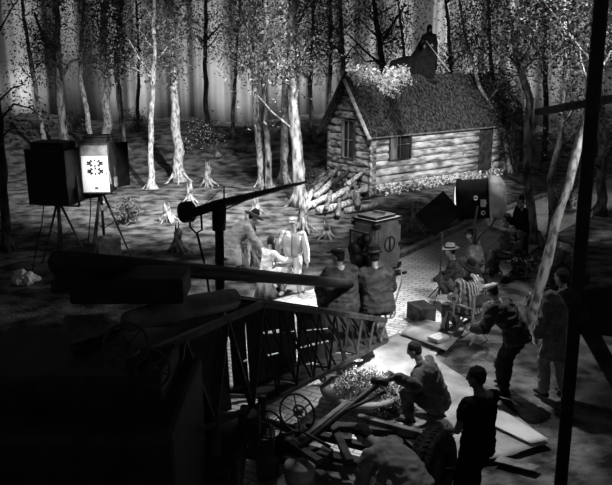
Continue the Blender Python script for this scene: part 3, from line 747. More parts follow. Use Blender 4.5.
T_([(510, 172), (503, 126), (480, 88), (466, 40)], 2.2, 'bark_pale', 'pale crooked trunk leaning over the right end of the roof', 2000, 'leaf', 28, nbr=11, ybr=115, zmax=7.5)
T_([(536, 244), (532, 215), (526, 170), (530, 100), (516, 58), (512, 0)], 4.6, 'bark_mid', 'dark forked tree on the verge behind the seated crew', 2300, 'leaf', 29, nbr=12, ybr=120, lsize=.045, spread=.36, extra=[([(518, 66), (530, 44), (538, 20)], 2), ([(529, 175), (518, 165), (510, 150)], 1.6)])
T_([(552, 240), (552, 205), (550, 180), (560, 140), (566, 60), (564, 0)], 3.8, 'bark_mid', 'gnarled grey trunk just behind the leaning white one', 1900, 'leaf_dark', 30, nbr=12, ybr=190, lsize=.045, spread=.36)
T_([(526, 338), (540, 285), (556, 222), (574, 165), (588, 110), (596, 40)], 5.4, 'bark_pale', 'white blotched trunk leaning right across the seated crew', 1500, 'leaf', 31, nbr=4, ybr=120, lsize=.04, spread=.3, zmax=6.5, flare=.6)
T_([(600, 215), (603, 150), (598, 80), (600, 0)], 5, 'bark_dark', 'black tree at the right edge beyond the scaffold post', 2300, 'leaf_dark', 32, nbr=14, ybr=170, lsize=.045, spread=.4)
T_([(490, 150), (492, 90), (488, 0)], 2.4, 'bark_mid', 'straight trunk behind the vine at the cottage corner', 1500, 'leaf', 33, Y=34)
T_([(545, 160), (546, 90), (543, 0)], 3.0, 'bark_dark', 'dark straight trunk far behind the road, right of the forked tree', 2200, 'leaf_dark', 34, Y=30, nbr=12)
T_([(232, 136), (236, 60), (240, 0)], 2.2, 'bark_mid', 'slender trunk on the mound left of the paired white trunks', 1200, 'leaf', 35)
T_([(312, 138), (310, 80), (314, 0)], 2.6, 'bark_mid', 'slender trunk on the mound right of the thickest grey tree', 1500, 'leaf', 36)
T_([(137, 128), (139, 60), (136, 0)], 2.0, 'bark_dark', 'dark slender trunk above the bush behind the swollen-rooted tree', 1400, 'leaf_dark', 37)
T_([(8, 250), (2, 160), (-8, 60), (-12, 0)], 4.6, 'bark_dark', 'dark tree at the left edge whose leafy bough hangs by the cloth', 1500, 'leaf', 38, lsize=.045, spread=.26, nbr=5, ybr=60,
   extra=[([(0, 120), (14, 104), (30, 108), (44, 118)], 1.3), ([(0, 100), (12, 88), (26, 84)], 1.1), ([(-2, 140), (12, 128), (26, 130)], 1)])
def bush(px, py, wpx, hpx, n, m, label, size=.05, seed=1, flowers=0, cat='bush'):
    b0 = TG(px, py); s = F/(b0.y*math.cos(TILT)+CAM_H*math.sin(TILT)); rn = random.Random(seed); w_, h_ = wpx/s, hpx/s
    o = empty('bush', b0, 0, label, cat); pts = []
    st = MB()
    for i in range(14):
        a = rn.uniform(0, 6.28); q = V((math.cos(a)*w_*.45*rn.random(), math.sin(a)*w_*.35*rn.random(), h_*rn.uniform(.5, .95)))
        st.loft([q*.05, q*.5+V((0, 0, .05)), q], [.014, .01, .004], None, 5); pts += [q, q*.7, q*.45]
    st.build('stem', M['bark_dark'], o)
    leaves(pts, n, w_*.12, size, seed, .8).build('foliage', M[m], o)
    if flowers: leaves(pts, flowers, w_*.13, size*.95, seed+5, .8).build('blossom', M['blossom'], o)
    return o
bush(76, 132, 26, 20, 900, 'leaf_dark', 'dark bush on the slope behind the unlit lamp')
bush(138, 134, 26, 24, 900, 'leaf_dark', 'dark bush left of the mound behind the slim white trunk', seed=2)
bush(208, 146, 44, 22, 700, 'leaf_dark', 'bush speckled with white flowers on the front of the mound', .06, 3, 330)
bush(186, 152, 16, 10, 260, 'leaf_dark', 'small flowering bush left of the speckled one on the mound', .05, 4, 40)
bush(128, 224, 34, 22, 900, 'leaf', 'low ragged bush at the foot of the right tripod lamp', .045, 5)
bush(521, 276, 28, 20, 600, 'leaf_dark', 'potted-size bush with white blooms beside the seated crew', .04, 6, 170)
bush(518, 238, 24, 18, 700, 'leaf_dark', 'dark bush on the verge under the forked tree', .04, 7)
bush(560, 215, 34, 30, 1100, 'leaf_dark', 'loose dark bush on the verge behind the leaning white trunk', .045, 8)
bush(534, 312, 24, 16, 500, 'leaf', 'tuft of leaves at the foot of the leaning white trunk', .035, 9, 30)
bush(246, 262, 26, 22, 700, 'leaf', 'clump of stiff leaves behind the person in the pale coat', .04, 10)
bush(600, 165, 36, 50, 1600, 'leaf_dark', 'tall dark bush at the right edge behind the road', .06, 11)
bush(470, 172, 16, 14, 300, 'leaf_dark', 'dark little bush at the cottage door step', .05, 12)
bush(255, 140, 40, 12, 700, 'leaf_dark', 'low dark bush behind the paired white trunks', .06, 13)
log_thing(TG(235, 152)+V((0, 0, .08)), TG(262, 154)+V((0, 0, .1)), .09, 'fallen dark log lying across the slope behind the paired trunks', 'bark_dark', group=None)

# ================================================================== TRIPOD LAMPS
def tripod(o, top, spread, m='iron', n=3, a0=.5, foot=0):
    for i in range(n):
        a = a0+2*PI*i/n; mb = MB(); p = V((math.cos(a)*spread, math.sin(a)*spread, foot)); q = V((math.cos(a)*.06, math.sin(a)*.06, top))
        mb.loft([q, (p+q)/2, p], [.028, .024, .016], None, 8); mb.loft([q.lerp(p, .35)-V((0, 0, .1)), V((0, 0, top*.5))], [.010, .010], None, 6)
        mb.build('leg', M[m], o, True)
    mb = MB(); mb.loft([V((0, 0, top*.40)), V((0, 0, top+.15))], [.035, .035], None, 10); mb.torus((0, 0, top), .07, .025); mb.build('post', M[m], o, True)
def big_lamp(px, py, W, D, Hh, zc, rz, label, white, seed):
    b0 = TG(px, py); o = empty('tripod_lamp', b0, R(rz), label, 'lamp'); zb = zc-Hh/2
    tripod(o, zb-.08, .62, a0=.3+seed)
    mb = MB(); mb.box((0, 0, zc), (W, D, Hh)); mb.box((0, 0, zc+Hh/2+.05), (W*.8, D*.8, .12)); mb.box((0, 0, zc+Hh/2+.14), (W*.85, D*.85, .03))
    hs = mb.build('housing', M['black'], o, bevel=.02)
    mb = MB(); mb.bar((-W/2-.03, 0, zc), (-W/2-.03, 0, zb-.08), .03, .05); mb.bar((W/2+.03, 0, zc), (W/2+.03, 0, zb-.08), .03, .05); mb.bar((-W/2-.03, 0, zb-.07), (W/2+.03, 0, zb-.07), .05, .03)
    mb.build('yoke', M['iron'], o)
    fr = MB(); y = -D/2-.006
    for a in (-1, 1): fr.box((a*W*.48, y-.01, zc), (.03, .03, Hh))
    for a in (-1, 1): fr.box((0, y-.01, zc+a*Hh*.485), (W, .03, .03))
    fr.build('frame', M['iron'], o)
    p1 = MB(); p1.box((0, y, zc-Hh*.115), (W*.92, .015, Hh*.74)); 
    pn = p1.build('panel', M['white' if white else 'black'], o)
    p2 = MB(); p2.box((0, y, zc+Hh*.37), (W*.92, .013, Hh*.2)); p2.build('upper_panel', M['grey_metal' if white else 'black'], o, )
    # radial vent slots in two clusters
    vs = MB()
    for cz in (zc+.11*Hh, zc-.05*Hh):
        for k in range(10):
            a = 2*PI*k/10+.3; c = V((math.cos(a)*.19, 0, math.sin(a)*.085)); c2 = c*.5
            vs.bar(V((c.x, y-.012, cz+c.z)), V((c2.x, y-.012, cz+c2.z)), .035, .012, V((0, 1, 0)))
    vs.box((0, y-.012, zc-Hh*.385), (.07, .012, .035)); vs.box((W*.38, y-.012, zc-Hh*.1), (.02, .012, .05)); vs.box((W*.38, y-.012, zc-Hh*.4), (.02, .012, .03))
    vs.build('vent_slots', M['black'], pn)
    # barn doors at the far (light) side, opened outward
    for s in (-1, 1):
        mb = MB(); rot = Matrix.Rotation(R(s*(50 if s > 0 else 62)), 3, 'Z')
        mb.box(V((s*(W/2+.10), D/2+.17, zc-.02)), (.02, .42, Hh*.92), Matrix.Rotation(R(-s*34), 3, 'Z')); mb.build('barn_door', M['black_matte'], o)
    mb = MB(); mb.box((W/2+.05, -.05, zc-Hh*.3), (.07, .12, .22)); mb.lathe([(.001, -D/2-.06), (.03, -D/2-.06), (.03, -D/2)], Matrix.Translation((W*.2, 0, zb+.02)) @ Matrix.Rotation(PI/2, 4, 'X') @ Matrix.Translation((0, 0, D)), 12)
    mb.build('control_box', M['grey_metal' if white else 'iron'], o, bevel=.008)
    mb = MB(); mb.loft([V((-W*.3, -.1, zb)), V((-W*.32, -.25, zb-.5)), V((-W*.45, -.35, .5)), V((-.5, -.5, .02)), V((-.9, -.6, .015))], [.014]*5, None, 7); mb.build('cable', M['rubber'], o, True)
    if white:
        mb = MB(); mb.loft([V((.0, -.08, zb-.12)), V((.10, -.16, zb-.26))], [.035, .035], None, 10); mb.box((.06, -.12, zb-.38), (.10, .08, .12)); mb.build('tilt_knob', M['bright_metal'], o, bevel=.01)
        mb = MB(); mb.bar((W*.47, -D/2-.03, zc-.05), (W*.47+.03, -D/2-.03, zc-.35), .03, .03); mb.build('latch', M['bright_metal'], o)
    return o
big_lamp(106, 262, .66, .62, 1.15, 2.30, 2, 'tripod lamp with bright white slotted rear panel', True, 0)
big_lamp(64, 266, 1.0, .7, 1.25, 2.15, -12, 'unlit black tripod lamp, leftmost in the photo', False, .6)
# small case with papers between the tripods
c = G(110, 254); mb = MB(); mb.box((0, 0, .20), (.55, .3, .4)); mb.box((0, -.01, .42), (.57, .32, .03))
o = mb.build('equipment_case', M['cloth_mid'], bevel=.01); o.location = c; o.rotation_euler = (0, 0, .3); tag(o, 'small dark equipment case under the white-panelled lamp', 'case')

# ================================================================== MICROPHONE BOOM
Yb = 9.0; o = empty('microphone_boom', V((P(214, 330, Yb).x, Yb, 0)), 0, 'long black microphone boom with round counterweight', 'microphone boom'); o0 = o.location.copy()
q = lambda px, py, Y=Yb: P(px, py, Y)-o0
mb = MB(); tpt = q(219, 207); mb.loft([V((tpt.x*.6, 0, .05)), tpt], [.075, .055], None, 12); mb.build('post', M['black'], o, True)
mb = MB(); mb.loft([q(219, 230), q(219, 203)], [.09, .10], None, 10); mb.loft([q(224, 186), q(224, 215)], [.012, .012], None, 6); mb.build('pivot', M['black'], o, True)
mb = MB(); mb.loft([q(190, 214, 8.7), q(219, 204), q(262, 193, 9.9), q(306, 182, 10.9)], [.060, .065, .045, .022], None, 12); mb.build('boom_tube', M['black'], o, True)
mb = MB(); dd = (q(219, 204)-q(188, 213, 8.7)).normalized().lerp(V((0, -1, 0)), .45).to_track_quat('Z', 'Y').to_matrix().to_4x4()
mb.lathe([(.001, -.08), (.12, -.08), (.135, -.06), (.135, .06), (.12, .08), (.001, .08)], Matrix.Translation(q(187, 212, 8.7)) @ dd, 28); mb.build('counterweight', M['black'], o, True)
mb = MB(); mb.loft([q(190, 218, 8.8), q(190, 227, 8.8), q(196, 233, 8.8), q(202, 230, 8.8), q(201, 212, 8.8)], [.014]*5, None, 8); mb.loft([q(197, 233, 8.8), q(206, 270, 8.8), q(209, 292, 8.8)], [.016]*3, None, 8); mb.build('fork_handle', M['black'], o, True)
mb = MB(); mb.loft([q(224, 186), q(262, 192, 9.9)], [.005]*2, None, 5); mb.loft([q(224, 186), q(200, 209, 8.8)], [.005]*2, None, 5); mb.loft([q(224, 210), q(248, 199, 9.5)], [.012]*2, None, 5); mb.build('guy_wire', M['iron'], o)
mb = MB(); 
for i in range(3): a = i*2.1+.3; mb.bar((tpt.x*.6, 0, .12), (tpt.x*.6+math.cos(a)*.5, math.sin(a)*.5, .05), .06, .06)
mb.build('base', M['iron'], o)

# ================================================================== CAMERA CRANE
cr = empty('camera_crane', V((-1.2, 6.0, 0)), 0, 'huge black camera crane with lattice arm crossing the lower left', 'camera crane'); c0 = cr.location.copy()
q = lambda px, py, Y: P(px, py, Y)-c0
A0, A1, A2 = q(386, 320, 10.2), q(262, 304, 7.2), q(128, 366, 5.0)
B0, B1, B2 = q(386, 341, 10.2), q(268, 402, 7.2), q(138, 452, 5.0)
A2.z = A1.z+.25
A2 = q(128, 362, 5.0); 
per = V((-(A1-A0).y, (A1-A0).x, 0)).normalized()
if per.x > 0: per = -per
Wn = [.30, .55, .6]
At = [A0, A1, A2]; Bt = [B0, B1, B2]
for tag_, pts in (('top_chord', At), ('bottom_chord', Bt)):
    for f_ in (0, 1):
        mb = MB()
        for i in range(2): mb.bar(pts[i]+per*Wn[i]*f_, pts[i+1]+per*Wn[i+1]*f_, .06, .07 if tag_ == 'top_chord' else .05)
        mb.build(tag_, M['iron'] if f_ == 0 else M['black'], cr, bevel=.006)
for f_ in (0, 1):
    n = 9
    for seg, n in ((0, 8), (1, 3)):
        for i in range(n):
            t0, t1 = i/n, (i+.5)/n; w0 = Wn[seg]+(Wn[seg+1]-Wn[seg])*t0; off = per*w0*f_
            a = At[seg].lerp(At[seg+1], t0)+off; b_ = Bt[seg].lerp(Bt[seg+1], t1)+off; a2 = At[seg].lerp(At[seg+1], (i+1)/n)+off
            mb = MB(); k = .028 if seg == 0 else .06; mb.bar(a, b_, k, k, V((1, 0, 0))); mb.bar(b_, a2, k*.8, k*.8, V((1, 0, 0))); mb.build('lattice_bar', M['iron'], cr)
    # cross braces on top and bottom
for i in range(10):
    t0 = i/10; mb = MB(); w0 = Wn[0]+(Wn[1]-Wn[0])*t0; a = A0.lerp(A1, t0); b_ = A0.lerp(A1, t0+.1)+per*w0
    mb.bar(a, b_, .03, .03); a = B0.lerp(B1, t0); b_ = B0.lerp(B1, t0+.1)+per*w0; mb.bar(a, b_, .035, .035); mb.bar(B0.lerp(B1, t0), A0.lerp(A1, t0)+per*w0, .025, .025, V((1, 0, 0))); mb.build('cross_brace', M['black'], cr)
# dark plates added along the arm's far face in place of shade
rn = random.Random(9)
ed = [.02, .13, .25, .36, .48, .60, .70, .80, .90, .995]
for k in range(len(ed)-1):
    t0, t1 = ed[k]+.003, ed[k+1]-(rn.uniform(.008, .02) if k in (4, 7, 8) else .001); mb = MB(); z0 = -.02; 
    for z1 in (.42, .72, 1.02):
        g1 = z1-(rn.uniform(.02, .05) if rn.random() < .22 else .0)
        c_ = [A0.lerp(A1, t).lerp(B0.lerp(B1, t), z)+per*((Wn[0]+(Wn[1]-Wn[0])*t)-.04) for t, z in ((t0, z0), (t1, z0+0), (t1, g1), (t0, g1-rn.choice((0, .03))))]
        mb.add(c_+[p+per*.02 for p in c_], [(0, 1, 2, 3), (7, 6, 5, 4), (0, 4, 5, 1), (1, 5, 6, 2), (2, 6, 7, 3), (3, 7, 4, 0)]); z0 = z1
        mb.build('shade_plate', M['black'], cr); mb = MB()
for t0, t1 in ((.08, .30), (.34, .52), (.57, .78), (.80, 1.0)):  # dark plates added under the arm to hide the lit road
    mb = MB(); c_ = [B0.lerp(B1, t)+per*(.03 if u_ == 0 else (Wn[0]+(Wn[1]-Wn[0])*t)-.08) for t, u_ in ((t0, 0), (t1, 0), (t1-.01, 1), (t0+.02, 1))]
    mb.add(c_+[p+V((0, 0, .02)) for p in c_], [(3, 2, 1, 0), (4, 5, 6, 7), (0, 1, 5, 4), (1, 2, 6, 5), (2, 3, 7, 6), (3, 0, 4, 7)]); mb.build('added_floor_plate', M['black'], cr)
for k in range(4):  # near bay closed with added dark plates that stand for shade
    t0, t1 = k/4, (k+1)/4; mb = MB(); c_ = [A1.lerp(A2, t).lerp(B1.lerp(B2, t), z)+per*(Wn[1]-.03) for t, z in ((t0, 0), (t1, 0), (t1, 1.2), (t0, 1.2))]
    mb.add(c_+[p+per*.02 for p in c_], [(0, 1, 2, 3), (7, 6, 5, 4), (0, 4, 5, 1), (1, 5, 6, 2), (2, 6, 7, 3), (3, 7, 4, 0)]); mb.build('shade_plate', M['black'], cr)
mb = MB(); mb.loft([q(58, 262, 4.6), q(200, 271, 6.6), q(350, 284, 10.2)], [.085, .078, .07], None, 14); mb.build('levelling_tube', M['black'], cr, True)
mb = MB(); mb.box(q(132, 284, 5.2), (.86, .4, .20)); mb.box(q(76, 268, 4.9), (.2, .4, .22)); mb.build('weight_box', M['black'], cr, bevel=.02)
mb = MB(); mb.loft([q(128, 322, 5.0), q(160, 312, 5.3), q(232, 299, 6.1), q(236, 298, 6.15)], [.08, .10, .10, .06], None, 18); mb.torus(q(172, 310, 5.45), .10, .012, (q(232, 299, 6.1)-q(160, 312, 5.3)), 24, 6); mb.build('motor_cylinder', M['grey_metal'], cr, True)
mb = MB(); mb.loft([q(213, 455, 6.0), q(213, 405, 6.2)], [.07, .07], None, 10); mb.box(q(213, 470, 6.0), (.35, .35, .12)); mb.build('pillar', M['iron'], cr)
mb = MB(); mb.box(V((-2.2, 5.2, 1.15))-c0, (2.5, 1.5, 1.9)); mb.box(V((-1.9, 5.4, 2.2))-c0, (1.6, 1.1, .35)); mb.box(V((-1.15, 6.5, .7))-c0, (1.0, 1.1, .5)); mb.build('chassis', M['black'], cr, bevel=.05)
mb = MB(); mb.box(q(82, 326, 4.9)+V((0, 0, .0)), (.30, .20, .02), Matrix.Rotation(R(35), 3, 'X')); mb.build('lid', M['cloth_mid'], cr, bevel=.01)
for cx, cy in ((-2.9, 4.4), (-1.3, 4.4), (-2.9, 6.2), (-1.3, 6.3), (-.95, 7.0)):
    mb = MB(); mb.lathe([(.08, -.1), (.27, -.1), (.33, -.06), (.33, .06), (.27, .1), (.08, .1), (.08, -.1)], Matrix.Translation(V((cx, cy, .33))-c0) @ Matrix.Rotation(PI/2, 4, 'Y'), 24); mb.build('wheel', M['rubber'], cr, True)
def handwheel(c, r, nrm, m='iron', spk=6):
    mb = MB(); mb.torus(c, r, .012, nrm, 32, 8); w_ = mb.build('handwheel', M[m], cr, True); mb = MB(); nrm = V(nrm).normalized(); x = nrm.orthogonal().normalized(); y = nrm.cross(x)
    for i in range(spk): a = 2*PI*i/spk; mb.loft([c, c+(x*math.cos(a)+y*math.sin(a))*r], [.007, .007], None, 5)
    mb.loft([c-nrm*.03, c+nrm*.03], [.03, .03], None, 10); mb.build('spoke', M[m], w_)
handwheel(q(297, 413, 6.9), .21, (-.5, -1, .15))
handwheel(q(269, 425, 6.7), .15, (-.4, -1, .2))
handwheel(q(300, 412, 6.6), .075, (-.6, -1, 0), 'grey_metal', 4)
handwheel(q(126, 346, 4.7), .16, (.3, -1, .3))
handwheel(q(152, 368, 4.7), .14, (-.3, -1, .2))
mb = MB(); mb.torus(q(323, 379, 8.6), .035, .012, (0, 1, 0), 16, 6); mb.build('lifting_eye', M['iron'], cr)
# pedestal gearbox below the near bay
mb = MB(); mb.box(q(262, 440, 6.9), (.28, .3, .18)); mb.box(q(250, 425, 6.7), (.22, .3, .34)); mb.loft([q(262, 450, 6.9), q(262, 395, 7.0)], [.05, .05], None, 8)
mb.build('gearbox', M['iron'], cr, bevel=.02)
# head: turntable platform, seats, footrest
Yh = 10.45; zs = P(345, 312, Yh).z
hc_ = V((P(372, 315, Yh).x, Yh, zs))-c0
mb = MB(); mb.box(hc_+V((-.18, .12, -.36)), (.85, .8, .05)); mb.loft([hc_+V((-.05, .0, -.32)), hc_+V((-.05, .0, -.40))], [.08, .06], None, 16); mb.build('platform', M['iron'], cr, bevel=.01)
s1 = P(342, 306, 10.35); s2 = P(378, 304, 10.35); s1.z = s2.z = zs+.08
for s in (s1, s2):
    st = MB(); st.box(s-c0-V((0, 0, .02)), (.40, .36, .05), Matrix.Rotation(R(15), 3, 'Z')); so = st.build('seat', M['black'], cr, bevel=.02)
    st = MB(); st.loft([s-c0-V((0, 0, .04)), s-c0-V((0, 0, .40))], [.025, .025], None, 8); st.build('seat_post', M['bright_metal'], so, True)
mb = MB(); e = hc_; a = q(401, 270, 10.9); pts = [q(352, 270, 10.9), a, q(402, 280, 10.7), q(396, 300, 10.5), q(390, 318, 10.4)]
mb.loft(pts, [.014]*5, None, 8); mb.torus(q(390, 313, 10.4), .09, .013, (.3, -1, 0)); mb.build('guard_rail', M['grey_metal'], cr, True)
mb = MB(); mb.torus(q(389, 283, 10.7), .07, .016, (.3, -1, 0)); mb.build('focus_wheel', M['iron'], cr, True)
mb = MB(); mb.loft([hc_+V((.05, .45, -.3)), q(376, 275, 11.1)], [.10, .12], None, 16); mb.box(q(376, 272, 11.1), (.85, .6, .06), Matrix.Rotation(R(35), 3, 'Z')); mb.build('camera_mount', M['iron'], cr, bevel=.01)

# ================================================================== FILM CAMERA on the crane head
fc_loc = P(376, 270, 11.1); fc = empty('film_camera', fc_loc, R(-47), 'boxy grey film camera in a soundproof housing on the crane head', 'film camera')
mb = MB(); mb.box((0, 0, .48), (.50, .62, .86)); mb.build('housing', M['crackle'], fc, bevel=.02)
for s, lab in ((-1, 'door'), ):
    pass
def cam_door(face):       # door plates, corner irons, hinges and round latch
    mb = MB(); ir = MB(); w_ = .50 if face == 'y' else .62
    def pt(a, z, o_=0): return V((a, -.31-o_, z)) if face == 'y' else V((.25+o_, a, z))
    dn = V((0, 1, 0)) if face == 'y' else V((1, 0, 0))
    sz = (w_*.84, .02, .72) if face == 'y' else (.02, w_*.84, .72)
    mb.box(pt(0, .47, .008), sz); d_ = mb.build('door', M['crackle'], fc, bevel=.008)
    for a in (-1, 1):
        for z in (.12, .46, .82):
            s_ = (.09, .03, .07) if face == 'y' else (.03, .09, .07); ir = MB(); ir.box(pt(a*w_*.44, z, .015), s_); ir.build('corner_iron', M['black'], d_, bevel=.005)
    for z in (.06, .9): ir = MB(); ir.bar(pt(-w_/2, z, .012), pt(w_/2, z, .012), .02, .025); ir.build('edge_strip', M['black'], d_)
    l = MB(); l.torus(pt(.0, .50, .03), .12, .010, dn); l.bar(pt(0, .40, .03), pt(0, .60, .03), .02, .02, dn); l.build('latch_ring', M['black'], d_, True)
cam_door('y'); cam_door('x')
mb = MB(); mb.box((0, -.02, .93), (.4, .5, .05)); mb.bar((-.1, .0, .98), (.12, .05, .98), .03, .03); mb.build('top_plate', M['iron'], fc, bevel=.01)
mb = MB(); mb.loft([V((-.12, -.31, .42)), V((-.12, -.46, .42))], [.10, .10], None, 16); mb.box((-.02, -.42, .26), (.2, .14, .16)); mb.build('viewfinder', M['black'], fc, True)
mb = MB(); mb.loft([V((-.25, .05, .5)), V((-.44, .05, .5))], [.12, .15], None, 16); mb.build('lens_hood', M['black'], fc, True)
mb = MB()
for k in range(3): mb.torus((-.18+.1*k, -.36, .22), .07, .012, (0, 1, 0), 18, 6); mb.loft([V((-.18+.1*k, -.31, .22)), V((-.18+.1*k, -.40, .22))], [.03, .025], None, 8)
mb.build('control_knob', M['black'], fc, True)
mb = MB(); mb.box((.08, -.35, .60), (.12, .08, .16)); mb.loft([V((-.2, -.42, .72)), V((.2, -.42, .72))], [.02, .02], None, 8); mb.loft([V((-.2, -.42, .3)), V((-.2, -.42, .74))], [.018, .018], None, 8)
mb.build('control_box', M['black'], fc, bevel=.01)
mb = MB(); mb.loft([V((.12, -.33, .62)), V((.12, -.42, .62))], [.06, .06], None, 14); mb.build('dial', M['iron'], fc, True)

# ================================================================== ARC LAMP + FLAG on the right
Yl = 14.0; lp = P(478, 199, Yl); al = empty('arc_lamp', V((lp.x-.0, Yl, 0)), 0, 'big drum-shaped arc lamp on a forked stand above the crew', 'lamp'); zL = lp.z
ax = V((-1, .30, -.12)).normalized(); R0 = .43
mt = Matrix.Translation(V((0, 0, zL))) @ ax.to_track_quat('Z', 'X').to_matrix().to_4x4()
mb = MB(); mb.lathe([(.001, -.42), (.30, -.42), (.40, -.36), (.41, .30), (.44, .32), (.44, .40), (.38, .41)], mt, 32); mb.build('drum', M['black_matte'], al, True)
mb = MB(); mb.lathe([(.001, -.56), (.28, -.55), (.44, -.45), (.465, -.30), (.465, -.24), (.36, -.24)], mt, 32); mb.build('rear_dish', M['crackle'], al, True)
mb = MB(); mb.lathe([(.001, .36), (.37, .36), (.35, .40), (.27, .44), (.14, .46), (.001, .465)], mt, 32)
em = bpy.data.materials.new('lit_lens'); em.use_nodes = True; eb = em.node_tree.nodes['Principled BSDF']; eb.inputs['Emission Color'].default_value = (1, 1, 1, 1); eb.inputs['Emission Strength'].default_value = 1.0
mb.build('lens', em, al, True)
mb = MB()
for (u_, v_) in ((-.15, .1), (.12, .12), (.02, -.2)):
    mb.torus(V((u_, -.41, zL+v_)), .035, .012, (0, 1, 0), 14, 6)
mb.bar(V((.03, -.43, zL)), V((.42, -.43, zL+.05)), .02, .03); mb.box(V((0, -.43, zL)), (.1, .06, .14)); mb.build('fitting', M['bright_metal'], al)
fk = MB(); jn = P(474, 250, Yl-.0)-al.location
fk.loft([V((-.12, -.48, zL-.05)), V((-.16, -.46, zL-.45)), V((-.08, -.25, zL-.72)), jn+V((0, 0, .1))], [.022]*4, None, 8)
fk.loft([V((.28, -.40, zL-.3)), V((.22, -.30, zL-.5)), V((.05, -.2, zL-.72)), jn+V((0, 0, .1))], [.022]*4, None, 8)
fk.build('yoke', M['iron'], al, True)
for i in range(3):
    a = i*2*PI/3+.5; mb = MB(); mb.loft([V((jn.x, 0, zL-1.15)), V((jn.x+math.cos(a)*.45, math.sin(a)*.45, 0.02))], [.022, .018], None, 8); mb.build('leg', M['iron'], al, True)
mb = MB(); mb.loft([V((jn.x, 0, .5)), V((jn.x, 0, zL-.75))], [.03, .025], None, 10); mb.build('post', M['iron'], al, True)
d_ = spot(lp+ax*.55, G(290, 285)+V((0, 0, .6)), 900, 40, .5, .3)
fl = P(439, 214, 13.2); fo = empty('lighting_flag', V((fl.x+.1, 13.3, 0)), 0, 'square black flag tilted on its arm left of the arc lamp', 'flag')
mb = MB(); mb.box(fl-fo.location, (.70, .02, .62), Matrix.Rotation(R(-42), 3, 'Y') @ Matrix.Rotation(R(8), 3, 'X')); mb.build('cloth_panel', M['black_matte'], fo)
mb = MB(); a = fl-fo.location; mb.loft([a, V((0, 0, a.z-.1))], [.010, .012], None, 6); mb.build('arm', M['iron'], fo)
mb = MB(); mb.loft([V((0, 0, 0.02)), V((0, 0, a.z-.05))], [.016, .014], None, 8)
for i in range(3): b_ = i*2.1; mb.loft([V((0, 0, .35)), V((math.cos(b_)*.3, math.sin(b_)*.3, .02))], [.012, .010], None, 6)
mb.build('stand', M['iron'], fo, True)

# ================================================================== SHEETS, BOXES, PLANTER
def sheet(poly, z, name, m, label, amp=.03, cat='groundsheet', lift=None):
    pts = [G(*p) for p in poly]; bm = bmesh.new(); vs = [bm.verts.new((p.x, p.y, z)) for p in pts]; bm.faces.new(vs)
    bmesh.ops.triangulate(bm, faces=bm.faces[:]); bmesh.ops.subdivide_edges(bm, edges=bm.edges[:], cuts=9, use_grid_fill=True)
    for v in bm.verts:
        x, y = v.co.x, v.co.y; ns = noise.noise(V((x*1.5+y*.8, y*1.2, z*50)))
        v.co.z = z+amp*abs(ns)*2+amp*.7*max(0, math.sin((x*.8-y*1.1)*3.0))**6*2
    me = bpy.data.meshes.new(name); bm.to_mesh(me); bm.free(); me.materials.append(m); o = bpy.data.objects.new(name, me); COL.objects.link(o)
    for p in me.polygons: p.use_smooth = True
    s_ = o.modifiers.new('t', 'SOLIDIFY'); s_.thickness = .006; s_.offset = 1
    recentre(o); tag(o, label, cat); return o
sheet([(352, 362), (398, 334), (452, 372), (500, 405), (549, 446), (498, 462), (440, 468), (400, 440), (372, 398)], .03, 'canvas_sheet', M['canvas'], 'large grey canvas sheet spread under the squatting man')
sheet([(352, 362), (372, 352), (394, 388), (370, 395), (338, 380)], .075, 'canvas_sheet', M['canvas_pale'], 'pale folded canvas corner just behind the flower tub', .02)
sheet([(400, 338), (418, 322), (466, 334), (446, 356)], .09, 'plywood_board', M['canvas'], 'loose grey board lying behind the squatting man, beside the road', .004, 'board')
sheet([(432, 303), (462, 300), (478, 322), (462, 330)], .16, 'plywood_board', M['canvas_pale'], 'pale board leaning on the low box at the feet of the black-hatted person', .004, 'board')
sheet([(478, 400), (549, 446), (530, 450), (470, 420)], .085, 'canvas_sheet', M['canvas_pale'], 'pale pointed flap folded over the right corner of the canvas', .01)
sheet([(250, 452), (300, 448), (345, 470), (400, 520), (300, 560), (262, 500)], .035, 'canvas_sheet', M['canvas'], 'wrinkled canvas on the floor at the bottom edge below the handwheels', .05)
sheet([(128, 437), (148, 437), (152, 520), (126, 520)], .04, 'canvas_sheet', M['canvas'], 'narrow strip of canvas on the floor below the strapped bundle', .04)
sheet([(500, 459), (540, 470), (534, 475), (494, 465)], .05, 'plank', M['wood_mid'], 'short plank lying before the dark post at the lower right', .002, 'plank')
b0 = G(419, 322); mb = MB(); mb.box((0, 0, .15), (.36, .45, .30)); o = mb.build('low_box', M['wood_dark'], bevel=.01); o.location = b0+V((.05, .1, .012)); o.rotation_euler = (0, 0, .4); tag(o, 'low dark wooden box on the bricks in front of the straw-hatted man', 'box')
b0 = G(438, 345); mb = MB(); mb.box((0, 0, .04), (.3, .22, .05)); o = mb.build('script_book', M['cloth_white']); o.location = b0+V((0, 0, .10)); o.rotation_euler = (0, 0, .7); tag(o, 'white script pages lying on the loose grey board', 'papers')
# strapped bundle
b0 = P(139, 424, 5.9); mb = MB(); mb.ell((0, 0, 0), (.12, .1, .075)); o = empty('bundle', b0-V((0, 0, .09)), 0, 'pale cloth bundle bound with dark straps on the crane step', 'bundle')
o2 = mb.build('cloth', M['canvas_pale'], o, True); o2.location = (0, 0, .09); mb = MB()
for a in (-.5, .3, .9): mb.torus((0, 0, .09), .10, .008, (math.sin(a), .2, math.cos(a)*.4))
mb.build('strap', M['cloth_black'], o)
mb = MB(); mb.box((b0.x, b0.y, (b0.z-.1)/2), (.3, .25, b0.z-.11)); so = mb.build('step_box', M['black'], bevel=.02); recentre(so); tag(so, 'dark step box that holds the strapped bundle', 'box')
